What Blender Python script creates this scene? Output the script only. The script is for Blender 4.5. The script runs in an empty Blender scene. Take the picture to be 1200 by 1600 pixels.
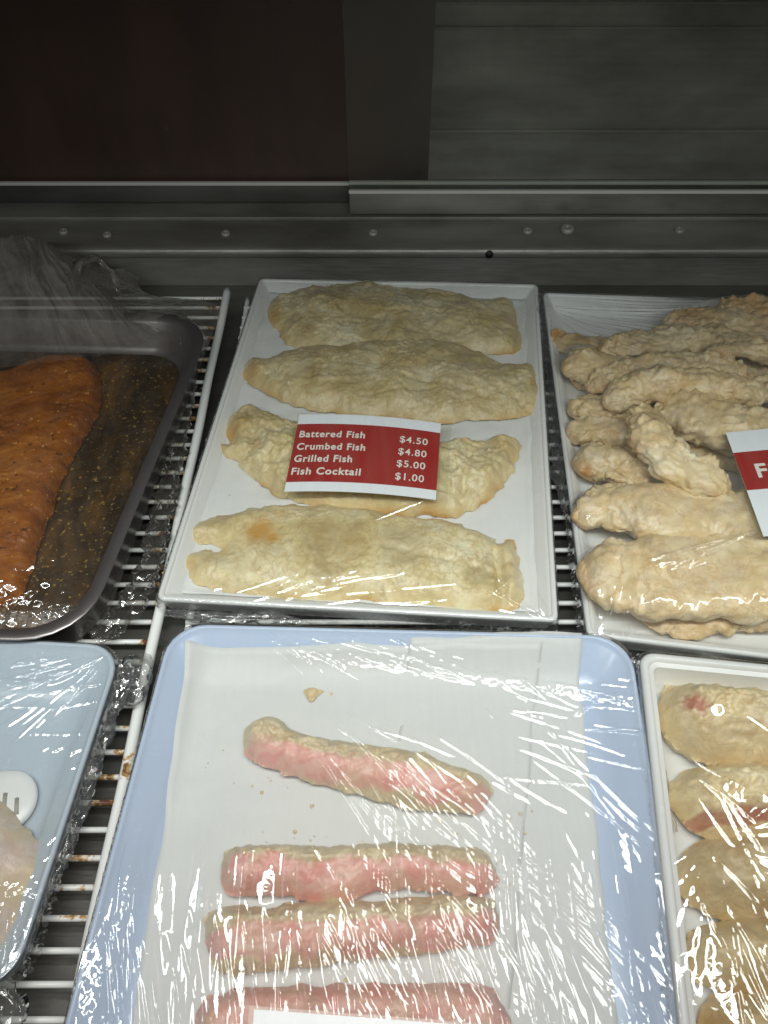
import bpy, bmesh, math, random
import numpy as np
from mathutils import Vector, Matrix

S = bpy.context.scene
C = S.collection
# ------------------------------------------------------------------ camera
H = 0.505                      # camera height above the wire rack (m)
F = 1250.0                     # focal length in photo pixels (photo 1200 x 1600)
PITCH = math.atan(1500.0 / F)  # looking down
cd = bpy.data.cameras.new('camera')
cam = bpy.data.objects.new('camera', cd)
C.objects.link(cam)
cam.location = (0, 0, H)
cam.rotation_euler = (math.pi / 2 - PITCH, 0, 0)
cd.sensor_fit = 'VERTICAL'
cd.sensor_height = 36.0
cd.lens = 36.0 * F / 1600.0
cd.clip_start = 0.01
cd.clip_end = 20
S.camera = cam
# ------------------------------------------------------------------ world: dim shop interior
w = bpy.data.worlds.new('World')
S.world = w
w.use_nodes = True
w.node_tree.nodes['Background'].inputs[0].default_value = (1.0, 0.98, 0.94, 1)
w.node_tree.nodes['Background'].inputs[1].default_value = 0.042
# ------------------------------------------------------------------ lamps: the cabinet's tube, above the front edge, and an added fill
def lamp(name, x, y, z, lx, ly, power, spread, tilt, col):
    ld = bpy.data.lights.new(name, 'AREA')
    ld.shape = 'RECTANGLE'
    ld.size, ld.size_y = lx, ly
    ld.energy = power
    ld.color = col
    ld.spread = math.radians(spread)
    o = bpy.data.objects.new(name, ld)
    o.location = (x, y, z)
    o.rotation_euler = (math.radians(tilt), 0, 0)
    C.objects.link(o)


lamp('cabinet_tube', 0.06, 0.165, 0.46, 1.15, 0.013, 1.24, 98, 25, (.94, 1.0, .985))
lamp('added_front_fill', 0.0, -0.05, 0.80, 0.5, 0.3, 1.20, 90, 0, (1.0, .975, .94))  # added unseen fill overhead, brightens the near trays
# ------------------------------------------------------------------ exposure
S.view_settings.view_transform = 'Standard'
S.view_settings.look = 'None'
S.view_settings.exposure = 0.2
S.view_settings.gamma = 1.0
S.cycles.use_denoising = True
S.cycles.max_bounces = 10
S.cycles.transparent_max_bounces = 24
S.cycles.caustics_reflective = False
S.cycles.caustics_refractive = False
S.cycles.sample_clamp_indirect = 4.0

cp, sp = math.cos(PITCH), math.sin(PITCH)


def P(px, py, z=0.0):
    """photo pixel -> the point of the level plane at height z seen there"""
    x, v = (px - 600.0) / F, (py - 800.0) / F
    d = np.array([x, cp - v * sp, -sp - v * cp])
    t = (z - H) / d[2]
    return np.array([0, 0, H]) + t * d


def PY(px, py, y):
    """photo pixel -> the point of the upright plane at depth y seen there"""
    x, v = (px - 600.0) / F, (py - 800.0) / F
    d = np.array([x, cp - v * sp, -sp - v * cp])
    t = y / d[1]
    return np.array([0, 0, H]) + t * d


# ------------------------------------------------------------------ noise
def _hash(ix, iy, seed):
    h = (ix.astype(np.int64) * 374761393 + iy.astype(np.int64) * 668265263 + seed * 1442695041) & 0xffffffff
    h = ((h ^ (h >> 13)) * 1274126177) & 0xffffffff
    return (h ^ (h >> 16)) & 0xffff


def perlin(x, y, seed=0):
    x = np.asarray(x, float); y = np.asarray(y, float)
    ix, iy = np.floor(x), np.floor(y)
    fx, fy = x - ix, y - iy
    u = fx * fx * fx * (fx * (fx * 6 - 15) + 10)
    v = fy * fy * fy * (fy * (fy * 6 - 15) + 10)

    def g(dx, dy):
        a = _hash(ix + dx, iy + dy, seed) * (2 * math.pi / 65536)
        return np.cos(a) * (fx - dx) + np.sin(a) * (fy - dy)
    a = g(0, 0) * (1 - u) + g(1, 0) * u
    b = g(0, 1) * (1 - u) + g(1, 1) * u
    return (a * (1 - v) + b * v) * 1.5


def perlin3(x, y, z, seed=0):
    ix, iy, iz = np.floor(x), np.floor(y), np.floor(z)
    fx, fy, fz = x - ix, y - iy, z - iz
    f = lambda t: t * t * t * (t * (t * 6 - 15) + 10)
    u, v, w_ = f(fx), f(fy), f(fz)

    def g(dx, dy, dz):
        h = _hash(ix + dx + 57 * (iz + dz), iy + dy - 131 * (iz + dz), seed)
        a = (h & 255) * (2 * math.pi / 256); c = (h >> 8) / 127.5 - 1
        r = np.sqrt(np.maximum(0, 1 - c * c))
        return r * np.cos(a) * (fx - dx) + r * np.sin(a) * (fy - dy) + c * (fz - dz)
    L = lambda a, b, t: a + (b - a) * t
    return 1.5 * L(L(L(g(0, 0, 0), g(1, 0, 0), u), L(g(0, 1, 0), g(1, 1, 0), u), v), L(L(g(0, 0, 1), g(1, 0, 1), u), L(g(0, 1, 1), g(1, 1, 1), u), v), w_)


def fbm(x, y, seed=0, o=4, gain=.5):
    r, a, s = 0, 1.0, 1.0
    for k in range(o):
        r = r + a * perlin(x * s, y * s, seed + 17 * k)
        a *= gain; s *= 2.03
    return r


def ridged(x, y, seed=0, o=3):
    r, a, s = 0, 1.0, 1.0
    for k in range(o):
        r = r + a * (1 - 2.2 * np.abs(perlin(x * s, y * s, seed + 31 * k)))
        a *= .5; s *= 2.1
    return r


# ------------------------------------------------------------------ objects
def tag(o, label=None, cat=None, group=None, kind=None):
    if label: o['label'] = label
    if cat: o['category'] = cat
    if group: o['group'] = group
    if kind: o['kind'] = kind
    return o


def mesh(name, verts, faces, mat, parent=None, smooth=True, loc=None, attrs=None):
    me = bpy.data.meshes.new(name)
    v = np.asarray(verts, np.float32).reshape(-1, 3)
    if isinstance(faces, np.ndarray) and faces.ndim == 2:
        nf, k = faces.shape
        me.vertices.add(len(v)); me.vertices.foreach_set('co', v.ravel())
        me.loops.add(nf * k); me.loops.foreach_set('vertex_index', faces.astype(np.int32).ravel())
        me.polygons.add(nf)
        me.polygons.foreach_set('loop_start', np.arange(0, nf * k, k, dtype=np.int32))
        me.polygons.foreach_set('loop_total', np.full(nf, k, np.int32))
        me.update(calc_edges=True)
    else:
        me.from_pydata(v.tolist(), [], [list(map(int, f)) for f in faces])
    me.validate()
    if smooth:
        me.polygons.foreach_set('use_smooth', np.ones(len(me.polygons), bool))
    for k, a in (attrs or {}).items():
        at = me.attributes.new(k, 'FLOAT', 'POINT')
        at.data.foreach_set('value', np.asarray(a, np.float32))
    if mat: me.materials.append(mat)
    o = bpy.data.objects.new(name, me)
    C.objects.link(o)
    if parent: o.parent = parent
    if loc is not None: o.location = loc
    return o


def empty(name, loc, label, cat, group=None):
    o = bpy.data.objects.new(name, None)
    o.empty_display_size = .02
    o.location = loc
    C.objects.link(o)
    tag(o, label, cat, group)
    return o


def box_vf(x0, x1, y0, y1, z0, z1, b=0.0):
    bm = bmesh.new()
    bmesh.ops.create_cube(bm, size=1)
    for v in bm.verts:
        v.co = ((x0 + x1) / 2 + v.co.x * (x1 - x0), (y0 + y1) / 2 + v.co.y * (y1 - y0), (z0 + z1) / 2 + v.co.z * (z1 - z0))
    if b:
        bmesh.ops.bevel(bm, geom=bm.edges[:], offset=b, segments=3, affect='EDGES', profile=.5)
    bm.verts.ensure_lookup_table()
    V = [tuple(v.co) for v in bm.verts]
    Fc = [[v.index for v in f.verts] for f in bm.faces]
    bm.free()
    return V, Fc


def box(name, x0, x1, y0, y1, z0, z1, mat, parent=None, b=0.0):
    V, Fc = box_vf(x0, x1, y0, y1, z0, z1, b)
    o = mesh(name, V, Fc, mat, parent, smooth=False)
    if b: shade_auto(o)
    return o


def shade_auto(o, ang=40):
    me = o.data
    me.polygons.foreach_set('use_smooth', np.ones(len(me.polygons), bool))
    me.set_sharp_from_angle(angle=math.radians(ang))


def tube_vf(pts, r, n=10, cap=True):
    pts = np.asarray(pts, float)
    V, Fc = [], []
    m = len(pts)
    for i in range(m):
        t = pts[min(i + 1, m - 1)] - pts[max(i - 1, 0)]
        t /= np.linalg.norm(t)
        a = np.cross(t, [0, 0, 1.0]) if abs(t[2]) < .9 else np.cross(t, [1.0, 0, 0])
        a /= np.linalg.norm(a)
        b = np.cross(a, t)
        rr = r[i] if hasattr(r, '__len__') else r
        for k in range(n):
            q = 2 * math.pi * k / n
            V.append(pts[i] + rr * (math.cos(q) * a + math.sin(q) * b))
    for i in range(m - 1):
        for k in range(n):
            Fc.append([i * n + k, i * n + (k + 1) % n, (i + 1) * n + (k + 1) % n, (i + 1) * n + k])
    if cap:
        Fc.append(list(range(n))[::-1]); Fc.append([(m - 1) * n + k for k in range(n)])
    return V, Fc


# ------------------------------------------------------------------ materials
def nt(name):
    m = bpy.data.materials.new(name)
    m.use_nodes = True
    t = m.node_tree
    return m, t, t.nodes['Principled BSDF'], t.nodes['Material Output']


def N(t, kind, **kw):
    n = t.nodes.new(kind)
    for k, v in kw.items():
        if k in n.inputs: n.inputs[k].default_value = v
        else: setattr(n, k, v)
    return n


def ramp(t, stops, interp='LINEAR'):
    n = t.nodes.new('ShaderNodeValToRGB')
    n.color_ramp.interpolation = interp
    e = n.color_ramp.elements
    while len(e) < len(stops): e.new(.5)
    for i, (p, c) in enumerate(stops):
        e[i].position = p
        e[i].color = (c, c, c, 1) if not hasattr(c, '__len__') else (*c, 1)
    return n


def mixc(t, fac, a, b, mode='MIX'):
    n = t.nodes.new('ShaderNodeMix')
    n.data_type = 'RGBA'; n.blend_type = mode
    L = t.links.new
    for i, x in ((0, fac), (6, a), (7, b)):
        if hasattr(x, 'is_linked') or hasattr(x, 'links'): L(x, n.inputs[i])
        else: n.inputs[i].default_value = x if i == 0 else (*x, 1)
    return n.outputs[2]


def coords(t, scale=(1, 1, 1), rot=(0, 0, 0), kind='Object'):
    tc = t.nodes.new('ShaderNodeTexCoord')
    mp = t.nodes.new('ShaderNodeMapping')
    mp.inputs['Scale'].default_value = scale
    mp.inputs['Rotation'].default_value = rot
    t.links.new(tc.outputs[kind], mp.inputs['Vector'])
    return mp.outputs[0]


def noise(t, vec, scale, detail=4, rough=.55, dist=0):
    n = N(t, 'ShaderNodeTexNoise', Scale=scale, Detail=detail, Roughness=rough, Distortion=dist)
    t.links.new(vec, n.inputs['Vector'])
    return n.outputs['Fac']


def bump(t, h, bsdf, strength=.2, dist=.001):
    b = N(t, 'ShaderNodeBump', Strength=strength, Distance=dist)
    t.links.new(h, b.inputs['Height'])
    t.links.new(b.outputs[0], bsdf.inputs['Normal'])
    return b


def m_glaze(name, col, rough=.22, var=.05):
    m, t, b, o = nt(name)
    v = coords(t, (1, 1, 1))
    n = noise(t, v, 14, 5)
    c = mixc(t, n, tuple(x * (1 - var) for x in col), tuple(min(1, x * (1 + var)) for x in col))
    t.links.new(c, b.inputs['Base Color'])
    r = ramp(t, [(.3, rough * .8), (.7, rough * 1.5)])
    t.links.new(noise(t, v, 60, 4), r.inputs[0]); t.links.new(r.outputs[0], b.inputs['Roughness'])
    bump(t, noise(t, v, 120, 2), b, .06, .0006)
    return m


def ramp_out(t, x):
    r = ramp(t, [(.30, 0.0), (.70, 1.0)])
    t.links.new(x, r.inputs[0])
    return r.outputs[0]


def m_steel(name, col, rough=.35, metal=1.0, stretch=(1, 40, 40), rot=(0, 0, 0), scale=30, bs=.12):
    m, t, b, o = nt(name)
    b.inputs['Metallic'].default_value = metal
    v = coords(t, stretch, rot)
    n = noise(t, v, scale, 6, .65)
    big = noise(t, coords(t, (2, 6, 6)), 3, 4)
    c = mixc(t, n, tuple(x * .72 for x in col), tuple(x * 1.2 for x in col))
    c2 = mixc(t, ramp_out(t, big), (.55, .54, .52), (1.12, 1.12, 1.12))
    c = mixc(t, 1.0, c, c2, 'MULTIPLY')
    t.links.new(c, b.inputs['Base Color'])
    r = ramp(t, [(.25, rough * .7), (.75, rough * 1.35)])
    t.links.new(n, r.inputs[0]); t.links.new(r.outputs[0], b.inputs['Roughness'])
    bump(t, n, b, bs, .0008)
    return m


def m_paper(name, a_, b_):
    m, t, b, o = nt(name)
    v = coords(t)
    n = noise(t, v, 9, 5)
    c = mixc(t, n, a_, b_)
    t.links.new(c, b.inputs['Base Color'])
    b.inputs['Roughness'].default_value = .55
    bump(t, noise(t, v, 40, 5, .6, .6), b, .25, .002)
    return m


def m_batter(name, c_dark, c_mid, c_light, gold=(.54, .31, .07), rimcol=(.69, .55, .29), pink=None, seed=0.0):
    m, t, b, o = nt(name)
    oi = t.nodes.new('ShaderNodeObjectInfo')
    tc = t.nodes.new('ShaderNodeTexCoord')
    sc = N(t, 'ShaderNodeVectorMath', operation='SCALE'); sc.inputs['Scale'].default_value = 3.7
    add = N(t, 'ShaderNodeVectorMath', operation='ADD')
    cx = t.nodes.new('ShaderNodeCombineXYZ')
    t.links.new(oi.outputs['Random'], cx.inputs[0]); t.links.new(oi.outputs['Random'], cx.inputs[1])
    t.links.new(cx.outputs[0], sc.inputs[0])
    t.links.new(tc.outputs['Object'], add.inputs[0]); t.links.new(sc.outputs[0], add.inputs[1])
    v = add.outputs[0]
    n1 = noise(t, v, 26, 6, .6, .8)
    r1 = ramp(t, [(.30, c_dark), (.47, c_mid), (.66, c_light)])
    t.links.new(n1, r1.inputs[0])
    n2 = noise(t, v, 95, 5, .6, .5)
    r2 = ramp(t, [(.28, .90), (.62, 1.03)])
    t.links.new(n2, r2.inputs[0])
    col = mixc(t, 1.0, r1.outputs[0], r2.outputs[0], 'MULTIPLY')
    # translucent patches where the batter is thin
    n4 = noise(t, v, 24, 5, .6, 1.4)
    r4 = ramp(t, [(.48, 0.0), (.66, .6)])
    t.links.new(n4, r4.inputs[0])
    col = mixc(t, r4.outputs[0], col, tuple(x * .72 for x in (c_mid[0], c_mid[1], c_mid[2] * 1.15)))
    n5 = noise(t, v, 42, 4, .6, 1.6)
    s5 = N(t, 'ShaderNodeMath', operation='SUBTRACT'); s5.inputs[1].default_value = .5; t.links.new(n5, s5.inputs[0])
    a5 = N(t, 'ShaderNodeMath', operation='ABSOLUTE'); t.links.new(s5.outputs[0], a5.inputs[0])
    r5 = ramp(t, [(.0, .55), (.022, .2), (.05, 0.0)])
    t.links.new(a5.outputs[0], r5.inputs[0])
    col = mixc(t, r5.outputs[0], col, tuple(x * k for x, k in zip(c_dark, (.95, .85, .7))))
    arm = N(t, 'ShaderNodeAttribute', attribute_name='rim')
    rmul = N(t, 'ShaderNodeMath', operation='MULTIPLY', use_clamp=True); rmul.inputs[1].default_value = .75
    t.links.new(arm.outputs['Fac'], rmul.inputs[0])
    col = mixc(t, rmul.outputs[0], col, rimcol)
    rt = ramp(t, [(0, (.86, .82, .74)), (.5, (.98, .97, .95)), (1, (1.08, 1.07, 1.04))])
    t.links.new(oi.outputs['Random'], rt.inputs[0])
    col = mixc(t, 1.0, col, rt.outputs[0], 'MULTIPLY')
    at = N(t, 'ShaderNodeAttribute', attribute_name='gold')
    nb = noise(t, v, 70, 4, .6)
    mg = N(t, 'ShaderNodeMath', operation='MULTIPLY_ADD'); mg.inputs[1].default_value = .8; mg.inputs[2].default_value = -.4
    t.links.new(nb, mg.inputs[0])
    ad = N(t, 'ShaderNodeMath', operation='ADD', use_clamp=True)
    t.links.new(at.outputs['Fac'], ad.inputs[0]); t.links.new(mg.outputs[0], ad.inputs[1])
    gm = N(t, 'ShaderNodeMath', operation='MULTIPLY'); t.links.new(ad.outputs[0], gm.inputs[0]); t.links.new(at.outputs['Fac'], gm.inputs[1])
    gm.use_clamp = True
    gb = N(t, 'ShaderNodeMath', operation='MULTIPLY', use_clamp=True); gb.inputs[1].default_value = 1.6; t.links.new(gm.outputs[0], gb.inputs[0])
    gm = gb
    col = mixc(t, gm.outputs[0], col, gold)
    if pink:
        ap = N(t, 'ShaderNodeAttribute', attribute_name='pink')
        n3 = noise(t, v, 60, 5, .65, 1.0)
        r3 = ramp(t, [(.25, pink[0]), (.5, pink[1]), (.72, pink[2])])
        t.links.new(n3, r3.inputs[0])
        col = mixc(t, ap.outputs['Fac'], col, r3.outputs[0])
    t.links.new(col, b.inputs['Base Color'])
    b.inputs['Roughness'].default_value = .34
    b.inputs['Specular IOR Level'].default_value = .45
    b.inputs['Subsurface Weight'].default_value = .4
    b.inputs['Subsurface Radius'].default_value = (1.0, .6, .3)
    b.inputs['Subsurface Scale'].default_value = .004
    nn = N(t, 'ShaderNodeMath', operation='ADD')
    t.links.new(noise(t, v, 150, 5, .6, .4), nn.inputs[0]); t.links.new(noise(t, v, 420, 3, .6), nn.inputs[1])
    bump(t, nn.outputs[0], b, .34, .0014)
    return m


def m_film(name, haze=.03, rough=.045, refl=1.7, tint=(.985, .99, .985), fine=.10, hazecol=(.8, .8, .78), stretch=(1, 1, 1), rot=0.0, hazerot=-.55):
    m, t, b, o = nt(name)
    t.nodes.remove(b)
    tr = N(t, 'ShaderNodeBsdfTransparent'); tr.inputs[0].default_value = (*tint, 1)
    gl = N(t, 'ShaderNodeBsdfGlossy', distribution='GGX'); gl.inputs['Roughness'].default_value = rough
    gl.inputs[0].default_value = (1, 1, 1, 1)
    geo = t.nodes.new('ShaderNodeNewGeometry')
    dot = N(t, 'ShaderNodeVectorMath', operation='DOT_PRODUCT')
    t.links.new(geo.outputs['Incoming'], dot.inputs[0])
    ab = N(t, 'ShaderNodeMath', operation='ABSOLUTE'); t.links.new(dot.outputs['Value'], ab.inputs[0])
    om = N(t, 'ShaderNodeMath', operation='SUBTRACT', use_clamp=True); om.inputs[0].default_value = 1.0; t.links.new(ab.outputs[0], om.inputs[1])
    pw = N(t, 'ShaderNodeMath', operation='POWER'); pw.inputs[1].default_value = 5.0; t.links.new(om.outputs[0], pw.inputs[0])
    sch = N(t, 'ShaderNodeMath', operation='MULTIPLY_ADD'); sch.inputs[1].default_value = .95; sch.inputs[2].default_value = .042; t.links.new(pw.outputs[0], sch.inputs[0])
    ml = N(t, 'ShaderNodeMath', operation='MULTIPLY', use_clamp=True); ml.inputs[1].default_value = refl
    t.links.new(sch.outputs[0], ml.inputs[0])
    v = coords(t, stretch, (0, 0, rot))
    h = noise(t, v, 160, 3, .55, .6)
    bp = N(t, 'ShaderNodeBump', Strength=fine, Distance=.0006)
    t.links.new(h, bp.inputs['Height'])
    t.links.new(bp.outputs[0], gl.inputs['Normal'])
    t.links.new(bp.outputs[0], dot.inputs[1])
    mx = t.nodes.new('ShaderNodeMixShader')
    t.links.new(ml.outputs[0], mx.inputs[0]); t.links.new(tr.outputs[0], mx.inputs[1]); t.links.new(gl.outputs[0], mx.inputs[2])
    last = mx
    if haze:
        df = N(t, 'ShaderNodeBsdfDiffuse'); df.inputs[0].default_value = (*hazecol, 1)
        tl = N(t, 'ShaderNodeBsdfTranslucent'); tl.inputs[0].default_value = (*hazecol, 1)
        ms = t.nodes.new('ShaderNodeMixShader'); ms.inputs[0].default_value = .4
        t.links.new(df.outputs[0], ms.inputs[1]); t.links.new(tl.outputs[0], ms.inputs[2])
        m2 = t.nodes.new('ShaderNodeMixShader')
        hz = noise(t, coords(t, (4, .5, 1), (0, 0, hazerot)), 24, 5, .6)
        rr = ramp(t, [(.3, haze * .4), (.75, haze * 1.7)])
        cl = N(t, 'ShaderNodeAttribute', attribute_name='cloud')
        sm = N(t, 'ShaderNodeMath', operation='ADD', use_clamp=True)
        t.links.new(hz, rr.inputs[0]); t.links.new(rr.outputs[0], sm.inputs[0]); t.links.new(cl.outputs['Fac'], sm.inputs[1]); t.links.new(sm.outputs[0], m2.inputs[0])
        t.links.new(mx.outputs[0], m2.inputs[1]); t.links.new(ms.outputs[0], m2.inputs[2])
        last = m2
    t.links.new(last.outputs[0], o.inputs['Surface'])
    return m


def m_plain(name, col, rough=.5, spec=.5, metal=0, alpha_noise=0, var=.06, scale=30):
    m, t, b, o = nt(name)
    v = coords(t)
    n = noise(t, v, scale, 4)
    c = mixc(t, n, tuple(x * (1 - var) for x in col), tuple(x * (1 + var) for x in col))
    t.links.new(c, b.inputs['Base Color'])
    b.inputs['Roughness'].default_value = rough
    b.inputs['Specular IOR Level'].default_value = spec
    b.inputs['Metallic'].default_value = metal
    return m


def m_wire():
    m, t, b, o = nt('white_coated_wire')
    oi = t.nodes.new('ShaderNodeObjectInfo')
    geo = t.nodes.new('ShaderNodeNewGeometry')
    n = noise(t, geo.outputs['Position'], 130, 5, .6, .5)
    big = noise(t, geo.outputs['Position'], 32, 3, .6)
    at = N(t, 'ShaderNodeAttribute', attribute_name='rust')
    ad = N(t, 'ShaderNodeMath', operation='ADD'); t.links.new(n, ad.inputs[0]); t.links.new(big, ad.inputs[1])
    a2 = N(t, 'ShaderNodeMath', operation='ADD'); t.links.new(ad.outputs[0], a2.inputs[0]); t.links.new(at.outputs['Fac'], a2.inputs[1])
    r = ramp(t, [(.0, (.76, .77, .74)), (.62, (.76, .77, .74)), (.655, (.50, .30, .10)), (.70, (.13, .055, .03)), (1, (.05, .03, .025))])
    sc = N(t, 'ShaderNodeMath', operation='MULTIPLY'); sc.inputs[1].default_value = .5
    t.links.new(a2.outputs[0], sc.inputs[0]); t.links.new(sc.outputs[0], r.inputs[0])
    t.links.new(r.outputs[0], b.inputs['Base Color'])
    b.inputs['Roughness'].default_value = .35
    bump(t, n, b, .15, .0005)
    return m


M = {}
M['white'] = m_glaze('white_melamine', (.78, .79, .77), .2)
M['blue'] = m_glaze('pale_blue_melamine', (.50, .60, .77), .2)
M['paleblue'] = m_glaze('ice_blue_melamine', (.48, .56, .63), .22)
M['paper'] = m_paper('white_tray_paper', (.71, .725, .70), (.79, .80, .78))
M['greaseproof'] = m_paper('thin_greaseproof_paper', (.63, .645, .625), (.71, .72, .70))
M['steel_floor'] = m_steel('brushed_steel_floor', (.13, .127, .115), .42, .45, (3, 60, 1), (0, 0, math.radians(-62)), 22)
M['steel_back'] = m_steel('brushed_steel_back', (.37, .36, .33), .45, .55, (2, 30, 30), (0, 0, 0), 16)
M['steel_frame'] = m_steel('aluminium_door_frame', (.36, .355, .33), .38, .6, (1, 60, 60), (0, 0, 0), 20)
M['steel_shaded'] = m_steel('painted_shade_door_rail', (.17, .17, .155), .45, .6, (1, 60, 60), (0, 0, 0), 20)  # frame metal darkened: shade on the rear door painted into the colour
M['steel_rear'] = m_steel('dull_steel_rear_panel', (.66, .63, .57), .5, .4, (.6, 30, 30), (0, 0, 0), 4)
M['lip'] = m_plain('painted_edge_glint', (.88, .87, .80), .35, .5, 0)  # pale colour paints in the glint along the polished rail edges
M['screw'] = m_plain('galvanised_screw', (.42, .40, .36), .4, .5, .2)
M['rubber'] = m_plain('black_groove', (.012, .012, .011), .6)
M['wire'] = m_wire()
M['batter'] = m_batter('pale_fried_batter', (.45, .34, .14), (.67, .57, .31), (.83, .77, .55))
M['batter2'] = m_batter('lumpy_golden_batter', (.56, .39, .17), (.77, .61, .36), (.88, .78, .57), gold=(.55, .26, .06))
M['stick'] = m_batter('thin_batter_over_pink', rimcol=(.76, .66, .44), c_dark=(.58, .46, .28), c_mid=(.72, .61, .42), c_light=(.82, .74, .57), pink=((.74, .26, .23), (.79, .42, .37), (.79, .55, .46)))
M['sausage'] = m_batter('thick_smooth_batter', (.56, .43, .22), (.74, .61, .37), (.85, .76, .53), pink=((.34, .07, .04), (.46, .16, .09), (.56, .32, .17)))
M['raw'] = m_batter('raw_pink_fillet', (.70, .56, .48), (.76, .64, .57), (.82, .74, .68), gold=(.72, .55, .38))
M['film'] = m_film('clear_cling_film', .05, .04, 2.5)
M['film_dull'] = m_film('creased_cling_film', .06, .055, 2.5, fine=.25)
M['bag_mouth'] = m_film('cloudy_bunched_bag', .20, .10, 2.0, (.95, .95, .93), .4, (.62, .57, .50))
M['bag'] = m_film('clear_plastic_bag', .035, .06, 2.0, (.96, .96, .95), .4, (.62, .58, .52))
# ================================================================== CABINET
ZF = -0.016
YW, ZL = .762, .031
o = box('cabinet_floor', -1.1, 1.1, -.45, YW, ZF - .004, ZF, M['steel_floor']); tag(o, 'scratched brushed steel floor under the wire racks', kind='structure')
o = box('back_wall', -1.1, 1.1, YW, YW + .004, ZF - .004, ZL - .006, M['steel_back'], b=.0); tag(o, 'low dark steel back wall below the screw ledge', kind='structure')
# ledge with rounded nose
pr = [(YW - .004, ZL - .010), (YW - .0055, ZL - .006), (YW - .005, ZL - .002), (YW - .003, ZL), (YW + .004, ZL + .0004), (.815, ZL), (.815, ZL - .012), (YW + .006, ZL - .012)]
V, Fc = [], []
for x in (-1.1, 1.1):
    for y, z in pr: V.append((x, y, z))
n = len(pr)
for k in range(n): Fc.append([k, (k + 1) % n, n + (k + 1) % n, n + k])
Fc += [list(range(n)), list(range(n, 2 * n))[::-1]]
ledge = mesh('ledge', V, Fc, M['steel_back']); shade_auto(ledge, 50)
tag(ledge, 'dark steel ledge with a row of screws in front of the sliding doors', kind='structure')


def screw_vf(r):
    prof = [(r, 0), (r, .35 * r), (.8 * r, .55 * r), (.42 * r, .55 * r), (.36 * r, .12 * r), (0, .1 * r)]
    V, Fc = [], []
    n = 18
    for rr, z in prof:
        for k in range(n):
            a = 2 * math.pi * k / n
            V.append((rr * math.cos(a), rr * math.sin(a), z))
    for i in range(len(prof) - 1):
        for k in range(n): Fc.append([i * n + k, i * n + (k + 1) % n, (i + 1) * n + (k + 1) % n, (i + 1) * n + k])
    return V, Fc


for px, py, r in ((100, 363, .0042), (168, 368, .004), (353, 366, .0042), (583, 365, .0042), (824, 362, .0045), (886, 360, .0062), (1061, 361, .0042)):
    p = P(px, py, ZL)
    V, Fc = screw_vf(r * 1.2)
    mesh('screw', V, Fc, M['screw'], ledge, loc=(p[0], p[1], ZL + .0002))
p = PY(766, 385, YW - .006)
V, Fc = tube_vf([(0, -.0008, 0), (0, .001, 0)], .0042, 14)
mesh('drain_hole', V, Fc, M['rubber'], ledge, loc=(p[0], YW - .0056, ZL - .005))
# track behind the ledge
o = box('door_track', -1.1, 1.1, .8155, .90, ZL - .012, ZL + .0035, M['steel_back'], b=.001); tag(o, 'steel running track under the sliding doors', kind='structure')

# sliding doors
def door(x0, x1, yf, z0, z1, label, glass, ztop=.62, th=.023, metal='steel_frame'):
    r = empty('sliding_door', ((x0 + x1) / 2, yf, z0), label, 'sliding door')
    cx = (x0 + x1) / 2
    def bx(nm, y0, y1, za, zb, m, b=.0006, xa=x0, xb=x1):
        o = box(nm, xa - cx, xb - cx, y0 - yf, y1 - yf, za - z0, zb - z0, m, r, b); return o
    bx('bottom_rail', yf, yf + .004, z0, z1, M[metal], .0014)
    bx('rail_edge_glint', yf - .0006, yf + .0042, z1 - .0022, z1 + .0008, M['lip'], .0004)
    bx('rail_edge_glint', yf + th - .0042, yf + th + .0004, z1 - .0022, z1 + .0008, M['lip'], .0004)
    bx('rear_rail', yf + th - .004, yf + th, z0, z1, M['steel_frame'], .0014)
    bx('groove', yf + .004, yf + th - .004, z0, z1 - .010, M['rubber'], 0)
    bx('glass_pane', yf + th * .5 - .002, yf + th * .5 + .002, z1 - .0095, ztop, glass, 0)
    return r


def m_darkglass():
    m, t, b, o = nt('dark_tinted_glass')
    v = coords(t)
    n = noise(t, v, 5, 4, .6)
    n = noise(t, coords(t, (3, 1, .8)), 4, 5, .6)
    n = ramp(t, [(.35, 0), (.7, 1)]).outputs[0] if False else n
    c = mixc(t, n, (.03, .024, .021), (.14, .08, .06))
    t.links.new(c, b.inputs['Base Color'])
    b.inputs['Roughness'].default_value = .35
    b.inputs['Specular IOR Level'].default_value = .4
    return m


M['dark_glass'] = m_darkglass()
M['pane'] = m_film('door_glass', .026, .3, .35, (.9, .92, .9), 0.0)
xr = PY(546, 330, .819)[0]
xl = PY(668, 290, .86)[0]
door(-1.05, xl, .846, .0348, .0575, 'dark glass sliding door behind, with thin metal bottom rail', M['dark_glass'], metal='steel_shaded')
door(xr, 1.05, .819, .036, .0625, 'clear glass sliding door in front, with wide metal bottom rail', M['pane'])
# what is seen through the clear door: a ribbed steel panel of the kitchen side
rp = box('rear_panel', xl - .3, 1.3, 1.03, 1.034, -.05, .75, M['steel_rear']); tag(rp, 'dull steel panel behind the clear sliding door', kind='structure')
for (pya, pyb) in ((6, 8), (45, 47), (206, 208)):
    za, zb = PY(900, pya, 1.026)[2], PY(900, pyb, 1.026)[2]
    box('panel_ridge', xl - .3, 1.3, 1.0255, 1.0298, min(za, zb), max(za, zb) + .002, M['steel_rear'], rp, .001)
db = box('dark_backdrop', -1.4, 1.4, 1.10, 1.11, -.1, .8, M['rubber']); tag(db, 'dark kitchen side behind the doors', kind='structure')

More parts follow.
